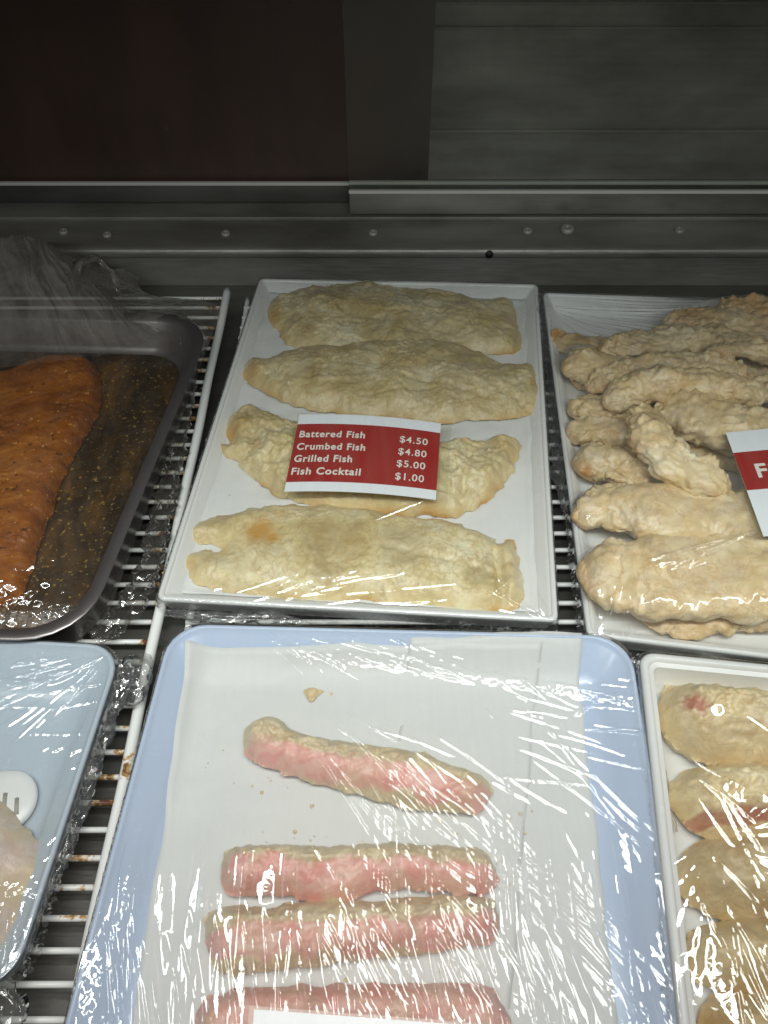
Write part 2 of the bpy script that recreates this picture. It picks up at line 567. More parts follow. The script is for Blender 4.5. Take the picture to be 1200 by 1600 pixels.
# ================================================================== RACKS
PITCHW = .01664
def rack(name, xa, xb, rails, label, y0, y1, rust_at):
    r = empty(name, ((xa + xb) / 2, (y0 + y1) / 2, 0), label, 'wire rack', 'white wire racks')
    cx, cy = (xa + xb) / 2, (y0 + y1) / 2
    for (x, z, rad, yb) in rails:
        ys = np.linspace(y0, yb, 90)
        V, Fc = tube_vf([(x - cx + .0004 * math.sin(y * 40), y - cy, z) for y in ys], rad, 12)
        vv = np.array(V)
        ru = np.clip(.10 + .12 * perlin(vv[:, 1] * 30, vv[:, 0] * 90, 4), 0, .16)
        mesh('rail', V, Fc, M['wire'], r, attrs={'rust': ru - .10})
    k0 = int(math.floor((y0 - .1487) / PITCHW)) + 1
    n = 24
    V, Fc = tube_vf([(x, 0, 0) for x in np.linspace(xa - cx, xb - cx, n)], .0019, 8)
    vv = np.array(V)
    ru = .26 * np.exp(-np.abs(vv[:, 0] - (rust_at - cx)) / .025) + .02
    first = None
    y = .1487 + k0 * PITCHW
    while y < y1:
        if first is None:
            first = mesh('wire', V, Fc, M['wire'], r, attrs={'rust': ru})
            o = first
        else:
            o = first.copy(); C.objects.link(o); o.parent = r
        o.location = (0, y - cy, random.uniform(-.0002, .0002))
        y += PITCHW
    return r


random.seed(3)
XR = -.166
rack('wire_rack', -.84, XR, [(XR, .0030, .0040, .7262), (-.84, .0026, .0033, .7262)],
     'white wire rack on the left with chipped rusty rail', -.16, .722, XR)
rack('wire_rack', -.146, .66, [(-.1445, -.0035, .0026, .72), (.66, .0015, .0028, .72)],
     'white wire rack under the centre and right trays', -.16, .71, 9)

# ================================================================== TRAYS
def round_loop(Q, d, r, n=7):
    """quad (ccw) offset inwards by d with corners of radius r"""
    Q = [np.array(q[:2], float) for q in Q]
    m = len(Q)
    nrm = []
    for i in range(m):
        e = Q[(i + 1) % m] - Q[i]; e /= np.linalg.norm(e)
        nrm.append((e, np.array([-e[1], e[0]])))
    off = []
    for i in range(m):
        e0, n0 = nrm[i - 1]; e1, n1 = nrm[i]
        A = np.array([n0, n1]); bvec = np.array([n0 @ Q[i] + d, n1 @ Q[i] + d])
        off.append(np.linalg.solve(A, bvec))
    out = []
    r = max(r, .0004)
    for i in range(m):
        p = off[i]; e0, e1 = -nrm[i - 1][0], nrm[i][0]
        ang = math.acos(max(-1, min(1, float(e0 @ e1))))
        tl = r / math.tan(ang / 2)
        cdir = (e0 + e1) / np.linalg.norm(e0 + e1)
        cen = p + cdir * r / math.sin(ang / 2)
        a0 = p + e0 * tl - cen; a1 = p + e1 * tl - cen
        t0, t1 = math.atan2(a0[1], a0[0]), math.atan2(a1[1], a1[0])
        dt = (t1 - t0 + math.pi) % (2 * math.pi) - math.pi
        for k in range(n):
            a = t0 + dt * k / (n - 1)
            out.append(cen + r * np.array([math.cos(a), math.sin(a)]))
    return out


def tray(name, Q, radius, prof, mat, label, cat='tray', sub=6, group=None, inner=None):
    """prof: list of (inset, z), from the outside foot over the rim to the inner floor; closed by a floor face"""
    V, Fc = [], []
    loops = []
    for d, z in prof:
        L = round_loop(Q, d, radius - d * .6 if radius > d * .6 else .001)
        loops.append([(p[0], p[1], z) for p in L])
    n = len(loops[0])
    for L in loops: V += L
    for i in range(len(loops) - 1):
        for k in range(n):
            Fc.append([i * n + k, i * n + (k + 1) % n, (i + 1) * n + (k + 1) % n, (i + 1) * n + k])
    Fc.append([(len(loops) - 1) * n + k for k in range(n)])
    Fc.append(list(range(n))[::-1])
    c = np.mean([np.array(q[:2]) for q in Q], axis=0)
    V = [(x - c[0], y - c[1], z) for x, y, z in V]
    o = mesh(name, V, Fc, mat, loc=(c[0], c[1], 0))
    shade_auto(o, 50)
    if label: tag(o, label, cat, group)
    return o


def prof_arc(rim_in, rim_z, n=5, w=.0022):
    return [(rim_in + w - w * math.cos(math.pi * k / n), rim_z - w + w * math.sin(math.pi * k / n)) for k in range(n + 1)]


def rectq(BL, TL, width, skew=0.0):
    """rectangle from its left edge; returns BL, BR, TR, TL (ccw)"""
    BL, TL = np.array(BL[:2]), np.array(TL[:2])
    e = (TL - BL) / np.linalg.norm(TL - BL)
    a = math.radians(skew)
    r = np.array([e[1], -e[0]])
    r = np.array([r[0] * math.cos(a) - r[1] * math.sin(a), r[0] * math.sin(a) + r[1] * math.cos(a)])
    return [BL, BL + r * width, TL + r * width, TL]


# centre white tray
ZC = .021
QC = [P(243, 936, ZC)[:2], P(873, 970, ZC)[:2], P(841, 443, ZC)[:2], P(405, 434, ZC)[:2]]
pc = [(.006, .0022), (.0035, .004), (.0006, ZC - .004)] + prof_arc(0, ZC) + [(.007, ZC - .003), (.012, .0105), (.017, .0075), (.024, .0068)]
tray('serving_tray', QC, .006, pc, M['white'], 'white square-cornered tray holding four battered fillets and the full price card')
# right white tray
ZR = .022
QR = [P(918, 992, ZR)[:2], P(1580, 1072, ZR)[:2], P(1345, 474, ZR)[:2], P(848, 456, ZR)[:2]]
pr_ = [(.006, .0022), (.0035, .004), (.0006, ZR - .004)] + prof_arc(0, ZR) + [(.007, ZR - .003), (.012, .0105), (.017, .0075), (.024, .0068)]
tray('serving_tray', QR, .006, pr_, M['white'], 'white tray on the right heaped with lumpy battered fish pieces')
# blue tray
ZB = .030
QB = [P(46, 1800, ZB)[:2], P(1120, 1830, ZB)[:2], P(984, 992, ZB)[:2], P(268, 973, ZB)[:2]]
pb = [(.012, .0022), (.006, .006), (.001, ZB - .004)] + prof_arc(0, ZB, 5, .0018) + [(.006, ZB - .003), (.018, .013), (.024, .0085), (.034, .0066)]
tray('serving_tray', QB, .026, pb, M['blue'], 'blue round-cornered tray lined with white paper holding pink battered sticks')
# bottom right white tray
ZS = .036
QS = [P(1090, 1850, ZS)[:2], P(1700, 1880, ZS)[:2], P(1470, 1062, ZS)[:2], P(999, 1016, ZS)[:2]]
ps = [(.008, .0022), (.004, .006), (.0006, ZS - .005)] + prof_arc(0, ZS, 5, .003) + [(.009, ZS - .004), (.013, .013), (.018, .0085), (.026, .0068)]
tray('serving_tray', QS, .010, ps, M['white'], 'white deep tray at lower right holding battered sausages')
# ice blue tray lower left
ZI = .032
tl = P(192, 1008, ZI); br = P(15, 1548, ZI)
QI = [P(-560, 1520, ZI)[:2], br[:2], tl[:2], P(-190, 985, ZI)[:2]]
pi_ = [(.012, .0022), (.006, .006), (.001, ZI - .004)] + prof_arc(0, ZI, 5, .0018) + [(.006, ZI - .003), (.020, .013), (.026, .0085), (.036, .0066)]
tray('serving_tray', QI, .022, pi_, M['paleblue'], 'ice blue tray at lower left with raw fillet and white slotted server')

# dark roasting pan
def m_pan():
    m, t, b, o = nt('dark_roasting_pan')
    b.inputs['Metallic'].default_value = .75
    v = coords(t)
    n = noise(t, v, 18, 5)
    c = mixc(t, n, (.15, .13, .125), (.26, .24, .235))
    t.links.new(c, b.inputs['Base Color'])
    b.inputs['Roughness'].default_value = .33
    return m


def m_sauce():
    m, t, b, o = nt('herb_oil_marinade')
    v = coords(t)
    n1 = noise(t, coords(t, (2.2, 1, 1), (0, 0, .5)), 14, 6, .62, 1.2)
    r = ramp(t, [(.28, (.010, .007, .004)), (.46, (.038, .022, .008)), (.60, (.085, .042, .012)), (.78, (.22, .10, .025))])
    t.links.new(n1, r.inputs[0])
    n2 = noise(t, v, 240, 3, .7)
    r2 = ramp(t, [(.60, 0.0), (.68, .8)])
    t.links.new(n2, r2.inputs[0])
    c = mixc(t, r2.outputs[0], r.outputs[0], (.42, .27, .06))
    n3 = noise(t, v, 130, 4, .7)
    r3 = ramp(t, [(.30, 1.0), (.40, 0.0)])
    t.links.new(n3, r3.inputs[0])
    c = mixc(t, r3.outputs[0], c, (.012, .012, .006))
    t.links.new(c, b.inputs['Base Color'])
    b.inputs['Roughness'].default_value = .28
    bump(t, noise(t, v, 200, 4, .6), b, .5, .0015)
    return m


def m_meat():
    m, t, b, o = nt('orange_marinated_meat')
    v = coords(t)
    n1 = noise(t, coords(t, (1, 2.0, 1), (0, 0, -.25)), 22, 8, .68, .6)
    r = ramp(t, [(.25, (.08, .020, .004)), (.42, (.24, .066, .008)), (.6, (.36, .115, .013)), (.78, (.50, .22, .04))])
    t.links.new(n1, r.inputs[0])
    n3 = noise(t, v, 150, 4, .7)
    r3 = ramp(t, [(.30, 1.0), (.40, 0.0)])
    t.links.new(n3, r3.inputs[0])
    c = mixc(t, r3.outputs[0], r.outputs[0], (.03, .018, .006))
    n4 = noise(t, v, 300, 2, .6)
    r4 = ramp(t, [(.66, 0.0), (.72, .8)])
    t.links.new(n4, r4.inputs[0])
    c = mixc(t, r4.outputs[0], c, (.75, .45, .14))
    t.links.new(c, b.inputs['Base Color'])
    b.inputs['Roughness'].default_value = .32
    bump(t, noise(t, v, 170, 6, .68), b, .6, .002)
    return m


M['pan'] = m_pan(); M['sauce'] = m_sauce(); M['meat'] = m_meat()
ZP = .040
QP = [P(-640, 985, ZP)[:2], P(128, 1003, ZP)[:2], P(338, 492, ZP)[:2], P(-150, 480, ZP)[:2]]
pp = [(.016, .0022), (.010, .006), (.006, ZP - .004), (.0005, ZP - .0015), (0, ZP), (.001, ZP + .0008), (.008, ZP), (.011, ZP - .003), (.020, .016), (.026, .0095), (.036, .0068)]
pan = tray('roasting_pan', QP, .048, pp, M['pan'], 'dark metal roasting pan of orange marinated meat inside a clear bag', 'pan')
QPi = [np.array(p) for p in round_loop(QP, .026, .03, 5)]
cc = np.mean(QPi, axis=0)
# marinade surface with slight thickness and an uneven top
rings = []
for s, z in ((1.0, .010), (.985, .0128), (.8, .0132), (.5, .0134), (.2, .0134)):
    rings.append([((p - cc) * s + cc) for p in QPi] + [z])
V, Fc = [], []
n = len(QPi)
for R in rings:
    for p in R[:-1]: V.append((p[0], p[1], R[-1]))
for i in range(len(rings) - 1):
    for k in range(n): Fc.append([i * n + k, i * n + (k + 1) % n, (i + 1) * n + (k + 1) % n, (i + 1) * n + k])
Fc.append([(len(rings) - 1) * n + k for k in range(n)])
so = mesh('marinade', V, Fc, M['sauce']); tag(so, 'dark herby oil marinade pooled in the roasting pan', 'marinade')
# ================================================================== FOOD
def smooth_poly(pts, sub=6):
    """closed Catmull-Rom curve through the points"""
    p = np.asarray(pts, float); n = len(p); out = []
    for i in range(n):
        a, b, c, d = p[i - 1], p[i], p[(i + 1) % n], p[(i + 2) % n]
        for k in range(sub):
            t = k / sub
            out.append(.5 * ((2 * b) + (c - a) * t + (2 * a - 5 * b + 4 * c - d) * t * t + (3 * b - a - 3 * c + d) * t ** 3))
    return np.array(out)


def sdf(X, Y, poly):
    d2 = np.full(X.shape, 1e9); ins = np.zeros(X.shape, bool)
    gx = np.zeros(X.shape); gy = np.zeros(X.shape)
    n = len(poly)
    for i in range(n):
        ax, ay = poly[i]; bx, by = poly[(i + 1) % n]
        ex, ey = bx - ax, by - ay
        L = ex * ex + ey * ey + 1e-18
        t = np.clip(((X - ax) * ex + (Y - ay) * ey) / L, 0, 1)
        qx, qy = ax + t * ex - X, ay + t * ey - Y
        dd = qx * qx + qy * qy
        m = dd < d2
        d2 = np.where(m, dd, d2); gx = np.where(m, qx, gx); gy = np.where(m, qy, gy)
        if ay != by:
            c = ((ay > Y) != (by > Y)) & (X < ex * (Y - ay) / (by - ay) + ax)
            ins ^= c
    d = np.sqrt(d2)
    return np.where(ins, d, -d), gx, gy


CONTENT = []     # (x, y, z) arrays of everything lying in the trays, for draping the film
TEST = []


def slab(name, px, zb, T, mat, label, cat, group=None, R=None, p=2.2, cell=.0011, seed=0, wr=.0011, lump=.0, lumpw=.02, edge_wob=.0012,
         gold=(), goldedge=.5, pinkfn=None, skirt=None, dome=0.25, wscale=.011, world=None, parent=None, lip=.22, folds=(), rim=1.0, vary=.8, soft=.0032, puff=0.0, puffw=.011):
    """an irregular flat-based body grown over a traced outline that lies at height zb"""
    if world is None:
        poly = np.array([P(x, y, zb + T * .35)[:2] for x, y in px])
    else:
        poly = np.array(world, float)
    poly = smooth_poly(poly, 10)
    poly = poly + edge_wob * np.stack([fbm(poly[:, 0] / .010, poly[:, 1] / .010, seed + 3, 4, .65), fbm(poly[:, 0] / .010, poly[:, 1] / .010, seed + 9, 4, .65)], 1) * 1.5
    x0, y0 = poly.min(0) - 2 * cell; x1, y1 = poly.max(0) + 2 * cell
    nx, ny = int((x1 - x0) / cell) + 1, int((y1 - y0) / cell) + 1
    X, Y = np.meshgrid(x0 + cell * np.arange(nx), y0 + cell * np.arange(ny))
    D, gx, gy = sdf(X, Y, poly)
    D_raw = D.copy()
    # cells with a corner inside; corners outside are pulled onto the outline
    inside = D > 0
    cellin = (inside[:-1, :-1] | inside[1:, :-1] | inside[:-1, 1:] | inside[1:, 1:])
    used = np.zeros(inside.shape, bool)
    used[:-1, :-1] |= cellin; used[1:, :-1] |= cellin; used[:-1, 1:] |= cellin; used[1:, 1:] |= cellin
    pull = used & ~inside
    X = np.where(pull, X + gx, X); Y = np.where(pull, Y + gy, Y)
    D = np.where(pull, 0, D)
    # points just inside are nudged to the outline too, so that no slivers remain
    near = inside & (D < cell * .35)
    X = np.where(near, X + gx, X); Y = np.where(near, Y + gy, Y); D = np.where(near, 0, D)
    def blur(A_, r):
        k = max(1, int(r / cell))
        for ax in (0, 1):
            for _ in range(2):
                pad = np.pad(A_, [(k + 1, k) if i == ax else (0, 0) for i in (0, 1)], mode='edge')
                cs = np.cumsum(pad, axis=ax)
                A_ = (np.take(cs, range(2 * k + 1, pad.shape[ax]), axis=ax) - np.take(cs, range(0, pad.shape[ax] - 2 * k - 1), axis=ax)) / (2 * k + 1)
        return A_
    D = np.where(inside | pull, np.clip(blur(D_raw, soft), 0, None), 0)
    Dm = D[inside].max()
    RR = R or min(T * 1.1, Dm)
    q = np.clip(D / min(RR, Dm * .97), 0, 1)
    prof = lip + (1 - lip) * (1 - (1 - q) ** (p + .5))
    domeq = 1 - (1 - np.clip(D / Dm, 0, 1)) ** 2
    wx = X + .004 * perlin(X / .014, Y / .014, seed + 40); wy = Y + .004 * perlin(X / .014, Y / .014, seed + 41)
    Z = T * ((1 - dome) * prof + dome * domeq * prof)
    Z = Z + prof * (lump * fbm(wx / lumpw, wy / lumpw, seed + 50, 3) + T * .16 * fbm(X / .05, Y / .05, seed + 55, 2))
    rd = ridged(wx / (wscale * 1.6), wy / wscale, seed + 60, 3)
    qx = X + .012 * fbm(X / .035, Y / .03, seed + 45, 2); qy = Y + .012 * fbm(X / .035, Y / .03, seed + 46, 2)
    thin = sum(np.clip(1 - np.abs(perlin(qx / (wscale * k1), qy / (wscale * k2), seed + sd)) * 5, 0, 1) ** 2 for k1, k2, sd in ((2.4, 1.1, 47), (1.2, 1.6, 48), (.8, .7, 49)))
    rd2 = ridged((wx + .6 * wy) / (wscale * .75), (wy - .3 * wx) / (wscale * .5), seed + 66, 3)
    amp = np.clip(.65 + vary * 1.3 * fbm(X / .045, Y / .03, seed + 63, 2), .15, 1.7)
    Z = Z + np.clip(.35 + q * 1.5, 0, 1) * wr * amp * (.45 * (rd - .2) + .25 * (rd2 - .2) + .62 * thin + .45 * fbm(wx / (wscale * .6), wy / (wscale * .6), seed + 70, 3))
    if puff:
        px_ = X + .004 * perlin(X / .012, Y / .012, seed + 101); py_ = Y + .004 * perlin(X / .012, Y / .012, seed + 102)
        bil = 1.6 * np.abs(perlin(px_ / puffw, py_ / puffw, seed + 103)) + .8 * np.abs(perlin(px_ / (puffw * .45), py_ / (puffw * .45), seed + 104))
        Z = Z + puff * np.clip(.25 + q, 0, 1) * (bil - .5)
    if pinkfn:
        bare = pinkfn(X, Y, D, Dm)
        Z = Z + (1 - bare) * np.clip(.3 + q, 0, 1) * (.0010 + .0034 * (1.5 * np.abs(perlin(X / .007, Y / .006, seed + 111)) + .7 * np.abs(perlin(X / .0032, Y / .0032, seed + 112)) - .3))
    G = np.zeros(X.shape)
    RM = rim * np.exp(-D / .011) * np.clip(.7 + .9 * fbm(X / .02, Y / .02, seed + 95, 3), 0, 1.2)
    for (fa, fb, amp, wid) in folds:            # creases between lumps of batter: photo pixel end points
        a, b = P(*fa, zb + T)[:2], P(*fb, zb + T)[:2]
        e = b - a; L2 = e @ e
        t = np.clip(((X - a[0]) * e[0] + (Y - a[1]) * e[1]) / L2, 0, 1)
        dd = np.hypot(X - a[0] - t * e[0], Y - a[1] - t * e[1]) + .0012 * perlin(X / .006, Y / .006, seed + 80)
        Z = Z + prof * amp * np.exp(-(dd / wid) ** 2)
    G = G + goldedge * np.exp(-D / .005) * np.clip(.5 + 1.0 * fbm(X / .03, Y / .03, seed + 90, 2), 0, 1)
    for (gxp, gyp, gr, ga) in gold:
        c = P(gxp, gyp, zb + T)[:2]
        dd = np.hypot(X - c[0], Y - c[1])
        G = np.maximum(G, ga * np.exp(-(dd / gr) ** 2))
    pk = pinkfn(X, Y, D, Dm) if pinkfn else np.zeros(X.shape)
    Z = np.maximum(Z, 0.0) + zb
    idx = -np.ones(X.shape, int); idx[used] = np.arange(used.sum())
    V = np.stack([X[used], Y[used], Z[used]], 1)
    a, b, c, d = idx[:-1, :-1][cellin], idx[:-1, 1:][cellin], idx[1:, 1:][cellin], idx[1:, :-1][cellin]
    quads = np.stack([a, b, c, d], 1)
    # skirt: boundary edges dropped straight down
    sk = T * lip + (skirt or 0) - .0002
    gl = np.hypot(gx, gy) + 1e-9
    sg = np.where(inside, -1.0, 1.0)
    NX, NY = (sg * gx / gl)[used], (sg * gy / gl)[used]
    E = np.concatenate([quads[:, [0, 1]], quads[:, [1, 2]], quads[:, [2, 3]], quads[:, [3, 0]]])
    key = E.min(1).astype(np.int64) * 10000000 + E.max(1)
    uq, inv, cnt = np.unique(key, return_inverse=True, return_counts=True)
    be = E[cnt[inv] == 1]
    if len(be):
        bv = np.unique(be)
        nb = [[] for _ in range(len(V))]
        for e0, e1 in be: nb[e0].append(e1); nb[e1].append(e0)
        n0 = np.array([nb[k][0] for k in bv]); n1 = np.array([nb[k][-1] for k in bv])
        for _ in range(3):
            V[bv] = .5 * V[bv] + .25 * V[n0] + .25 * V[n1]
        m0 = len(V)
        tp = -np.ones(m0, int); tp[bv] = np.arange(len(bv)) + m0
        mp = -np.ones(m0, int); mp[bv] = np.arange(len(bv)) + m0 + len(bv)
        low = V[bv].copy(); low[:, 0] += NX[bv] * T * .07; low[:, 1] += NY[bv] * T * .07; low[:, 2] = zb - (skirt or 0)
        V = np.concatenate([V, V[bv], low])
        quads = np.concatenate([quads, np.stack([tp[be[:, 1]], tp[be[:, 0]], mp[be[:, 0]], mp[be[:, 1]]], 1)])
        ext = lambda A_: np.concatenate([A_[used], A_[used][bv], A_[used][bv]])
        ga, pa, ra = ext(G), ext(pk), ext(RM)
    else:
        ga, pa, ra = G[used], pk[used], RM[used]
    org = np.array([V[:, 0].mean(), V[:, 1].mean(), zb])
    CONTENT.append(V.copy())
    o = mesh(name, V - org, quads, mat, parent, loc=tuple(org), attrs={'gold': ga, 'pink': pa, 'rim': ra})
    if label: tag(o, label, cat, group)
    return o


# papers ------------------------------------------------------------
def sheet(name, Q, mat, label, zfun, res=.004, seed=0, cat='paper', group=None, thick=0.0):
    Q = [np.array(q[:2], float) for q in Q]
    nu = int(max(np.linalg.norm(Q[1] - Q[0]), np.linalg.norm(Q[2] - Q[3])) / res) + 2
    nv = int(max(np.linalg.norm(Q[3] - Q[0]), np.linalg.norm(Q[2] - Q[1])) / res) + 2
    U, W = np.meshgrid(np.linspace(0, 1, nu), np.linspace(0, 1, nv))
    X = sum(w * Q[i][0] for i, w in enumerate(((1 - U) * (1 - W), U * (1 - W), U * W, (1 - U) * W)))
    Y = sum(w * Q[i][1] for i, w in enumerate(((1 - U) * (1 - W), U * (1 - W), U * W, (1 - U) * W)))
    ed = .0016
    X = X + ed * perlin(X / .03, Y / .03, seed); Y = Y + ed * perlin(X / .03, Y / .03, seed + 1)
    Z = zfun(X, Y) + .0010 * np.abs(fbm(X / .05, Y / .04, seed + 2, 3))
    V = np.stack([X.ravel(), Y.ravel(), Z.ravel()], 1)
    i = np.arange(nu * nv).reshape(nv, nu)
    q = np.stack([i[:-1, :-1].ravel(), i[:-1, 1:].ravel(), i[1:, 1:].ravel(), i[1:, :-1].ravel()], 1)
    org = V.mean(0)
    o = mesh(name, V - org, q, mat, loc=tuple(org))
    md = o.modifiers.new('thickness', 'SOLIDIFY'); md.thickness = .0001; md.offset = 1
    tag(o, label, cat, group)
    CONTENT.append(V)
    return o


def inset_quad(Q, d):
    L = round_loop(Q, d, .0005, 2)
    return [L[0], L[2], L[4], L[6]]


def inner_z(Q, prof_pts, rad=.004):
    """height of a tray's inside at (x, y) from the distance to its edge"""
    ds = [d for d, z in prof_pts]; zs = [z for d, z in prof_pts]
    q = [np.array(p[:2]) for p in Q]

    def f(X, Y):
        ds_ = []
        for i in range(4):
            e = q[(i + 1) % 4] - q[i]; e = e / np.linalg.norm(e); nn = np.array([-e[1], e[0]])
            ds_.append((X - q[i][0]) * nn[0] + (Y - q[i][1]) * nn[1])
        D = np.minimum(np.minimum(ds_[0], ds_[1]), np.minimum(ds_[2], ds_[3]))
        for i in range(4):
            a_, b_ = np.maximum(rad - ds_[i], 0), np.maximum(rad - ds_[(i + 1) % 4], 0)
            D = np.where((a_ > 0) & (b_ > 0), np.minimum(D, rad - np.hypot(a_, b_)), D)
        return np.interp(D, ds, zs)
    return f


zc_in = inner_z(QC, [(0, ZC), (.007, ZC - .003), (.012, .0105), (.017, .0075), (.024, .0068)])
sheet('paper_liner', inset_quad(QC, .0125), M['paper'], 'white paper liner under the battered fillets in the centre tray', lambda X, Y: np.maximum(zc_in(X, Y), .0068) + .0008, seed=5)
zb_in = inner_z(QB, [(0, ZB), (.006, ZB - .003), (.018, .013), (.024, .0085), (.034, .0066)], .034)
A = [P(190, 1700, .012), P(790, 1700, .012), P(846, 1010, .020), P(292, 1013, .020)]
sheet('paper_sheet', A, M['greaseproof'], 'creased white paper sheet under the pink battered sticks', lambda X, Y: zb_in(X, Y) + .0007 + .0022 * np.exp(-((Y - P(300, 1035, .02)[1]) / .006) ** 2) * (X < -.07), seed=11)
A = [P(560, 1700, .012), P(980, 1700, .012), P(908, 992, .026), P(640, 1004, .021)]
sheet('paper_sheet', A, M['greaseproof'], 'plain white paper sheet lying along the right side of the blue tray', lambda X, Y: zb_in(X, Y) + .0005, seed=21)

# centre tray: four battered fillets -----------------------------------
GF = 'battered fillets in the centre tray'
B = M['batter']
slab('battered_fillet', [(416, 484), (424, 464), (448, 455), (470, 447), (520, 440), (570, 438), (640, 446), (700, 454), (750, 464), (785, 457), (803, 470), (811, 505), (813, 540), (780, 549), (730, 550), (690, 560), (600, 562), (520, 556), (470, 543), (445, 528), (430, 508)],
     .0085, .0165, B, 'browned battered fillet at the very back of the centre tray', 'battered fish', GF, seed=1, gold=((430, 480, .012, .7), (700, 470, .05, .30), (790, 500, .03, .35), (600, 450, .05, .25)), lump=.0022, lumpw=.03, p=2.0, R=.016, dome=.5, lip=.14, edge_wob=.0015, wscale=.008, wr=.0008, puff=.0010, puffw=.010, goldedge=.8)
slab('battered_fillet', [(376, 577), (385, 560), (398, 553), (415, 557), (440, 545), (500, 536), (560, 532), (640, 523), (700, 528), (745, 545), (790, 564), (828, 562), (842, 575), (849, 610), (840, 637), (800, 648), (740, 652), (690, 657), (640, 650), (600, 646), (540, 642), (480, 634), (440, 621), (410, 606), (388, 592)],
     .010, .0175, B, 'long wrinkled battered fillet directly behind the full price card', 'battered fish', GF, seed=2, gold=((388, 570, .012, .7), (840, 590, .012, .5)), lump=.0018, lumpw=.03, wr=.0010, wscale=.009, R=.017, dome=.5, lip=.14, edge_wob=.0016, puff=.0007, puffw=.008, goldedge=.8, folds=(((450, 592), (560, 585), .0015, .003), ((620, 580), (760, 612), -.0016, .0025), ((560, 610), (690, 600), -.0012, .002), ((760, 590), (830, 625), -.002, .004), ((430, 570), (455, 610), -.0015, .0025)))
slab('battered_fillet', [(334, 690), (345, 683), (362, 692), (350, 664), (364, 641), (390, 632), (420, 640), (450, 652), (500, 660), (600, 680), (690, 690), (730, 683), (755, 688), (766, 678), (800, 681), (815, 690), (806, 724), (790, 750), (762, 775), (725, 797), (690, 802), (600, 796), (520, 786), (450, 776), (415, 758), (380, 727), (355, 706)],
     .0085, .021, B, 'curled battered fillet half hidden under the full price card', 'battered fish', GF, seed=3, gold=((362, 660, .014, .75), (800, 690, .012, .4), (400, 690, .006, .5)), lump=.0045, lumpw=.024, R=.014, dome=.4, lip=.14, edge_wob=.0018, wr=.0008, wscale=.009, puff=.0020, puffw=.013, goldedge=.9, folds=(((735, 700), (720, 770), -.004, .004), ((400, 650), (385, 700), -.003, .004)))
slab('battered_fillet', [(284, 874), (292, 861), (312, 857), (336, 858), (347, 851), (326, 846), (304, 843), (292, 831), (300, 815), (330, 804), (370, 795), (420, 786), (520, 784), (620, 799), (700, 809), (760, 831), (779, 846), (797, 836), (808, 856), (818, 900), (816, 935), (797, 950), (760, 954), (700, 947), (620, 937), (540, 936), (450, 931), (400, 926), (350, 920), (311, 908), (292, 892)],
     .0085, .0155, B, 'forked battered fillet at the front with a golden brown spot', 'battered fish', GF, seed=4, gold=((405, 828, .017, .85), (440, 800, .010, .5), (290, 870, .008, .5), (425, 838, .008, .9), (800, 880, .01, .4)), lump=.0018, lumpw=.035, wr=.0006, wscale=.008, R=.016, dome=.5, lip=.14, edge_wob=.0016, puff=.0006, puffw=.008, goldedge=.8,
     folds=(((775, 850), (790, 930), -.005, .004), ((795, 845), (806, 905), .004, .006), ((600, 850), (770, 890), -.0016, .003), ((480, 900), (640, 880), .0012, .004), ((360, 830), (420, 900), -.001, .003)))

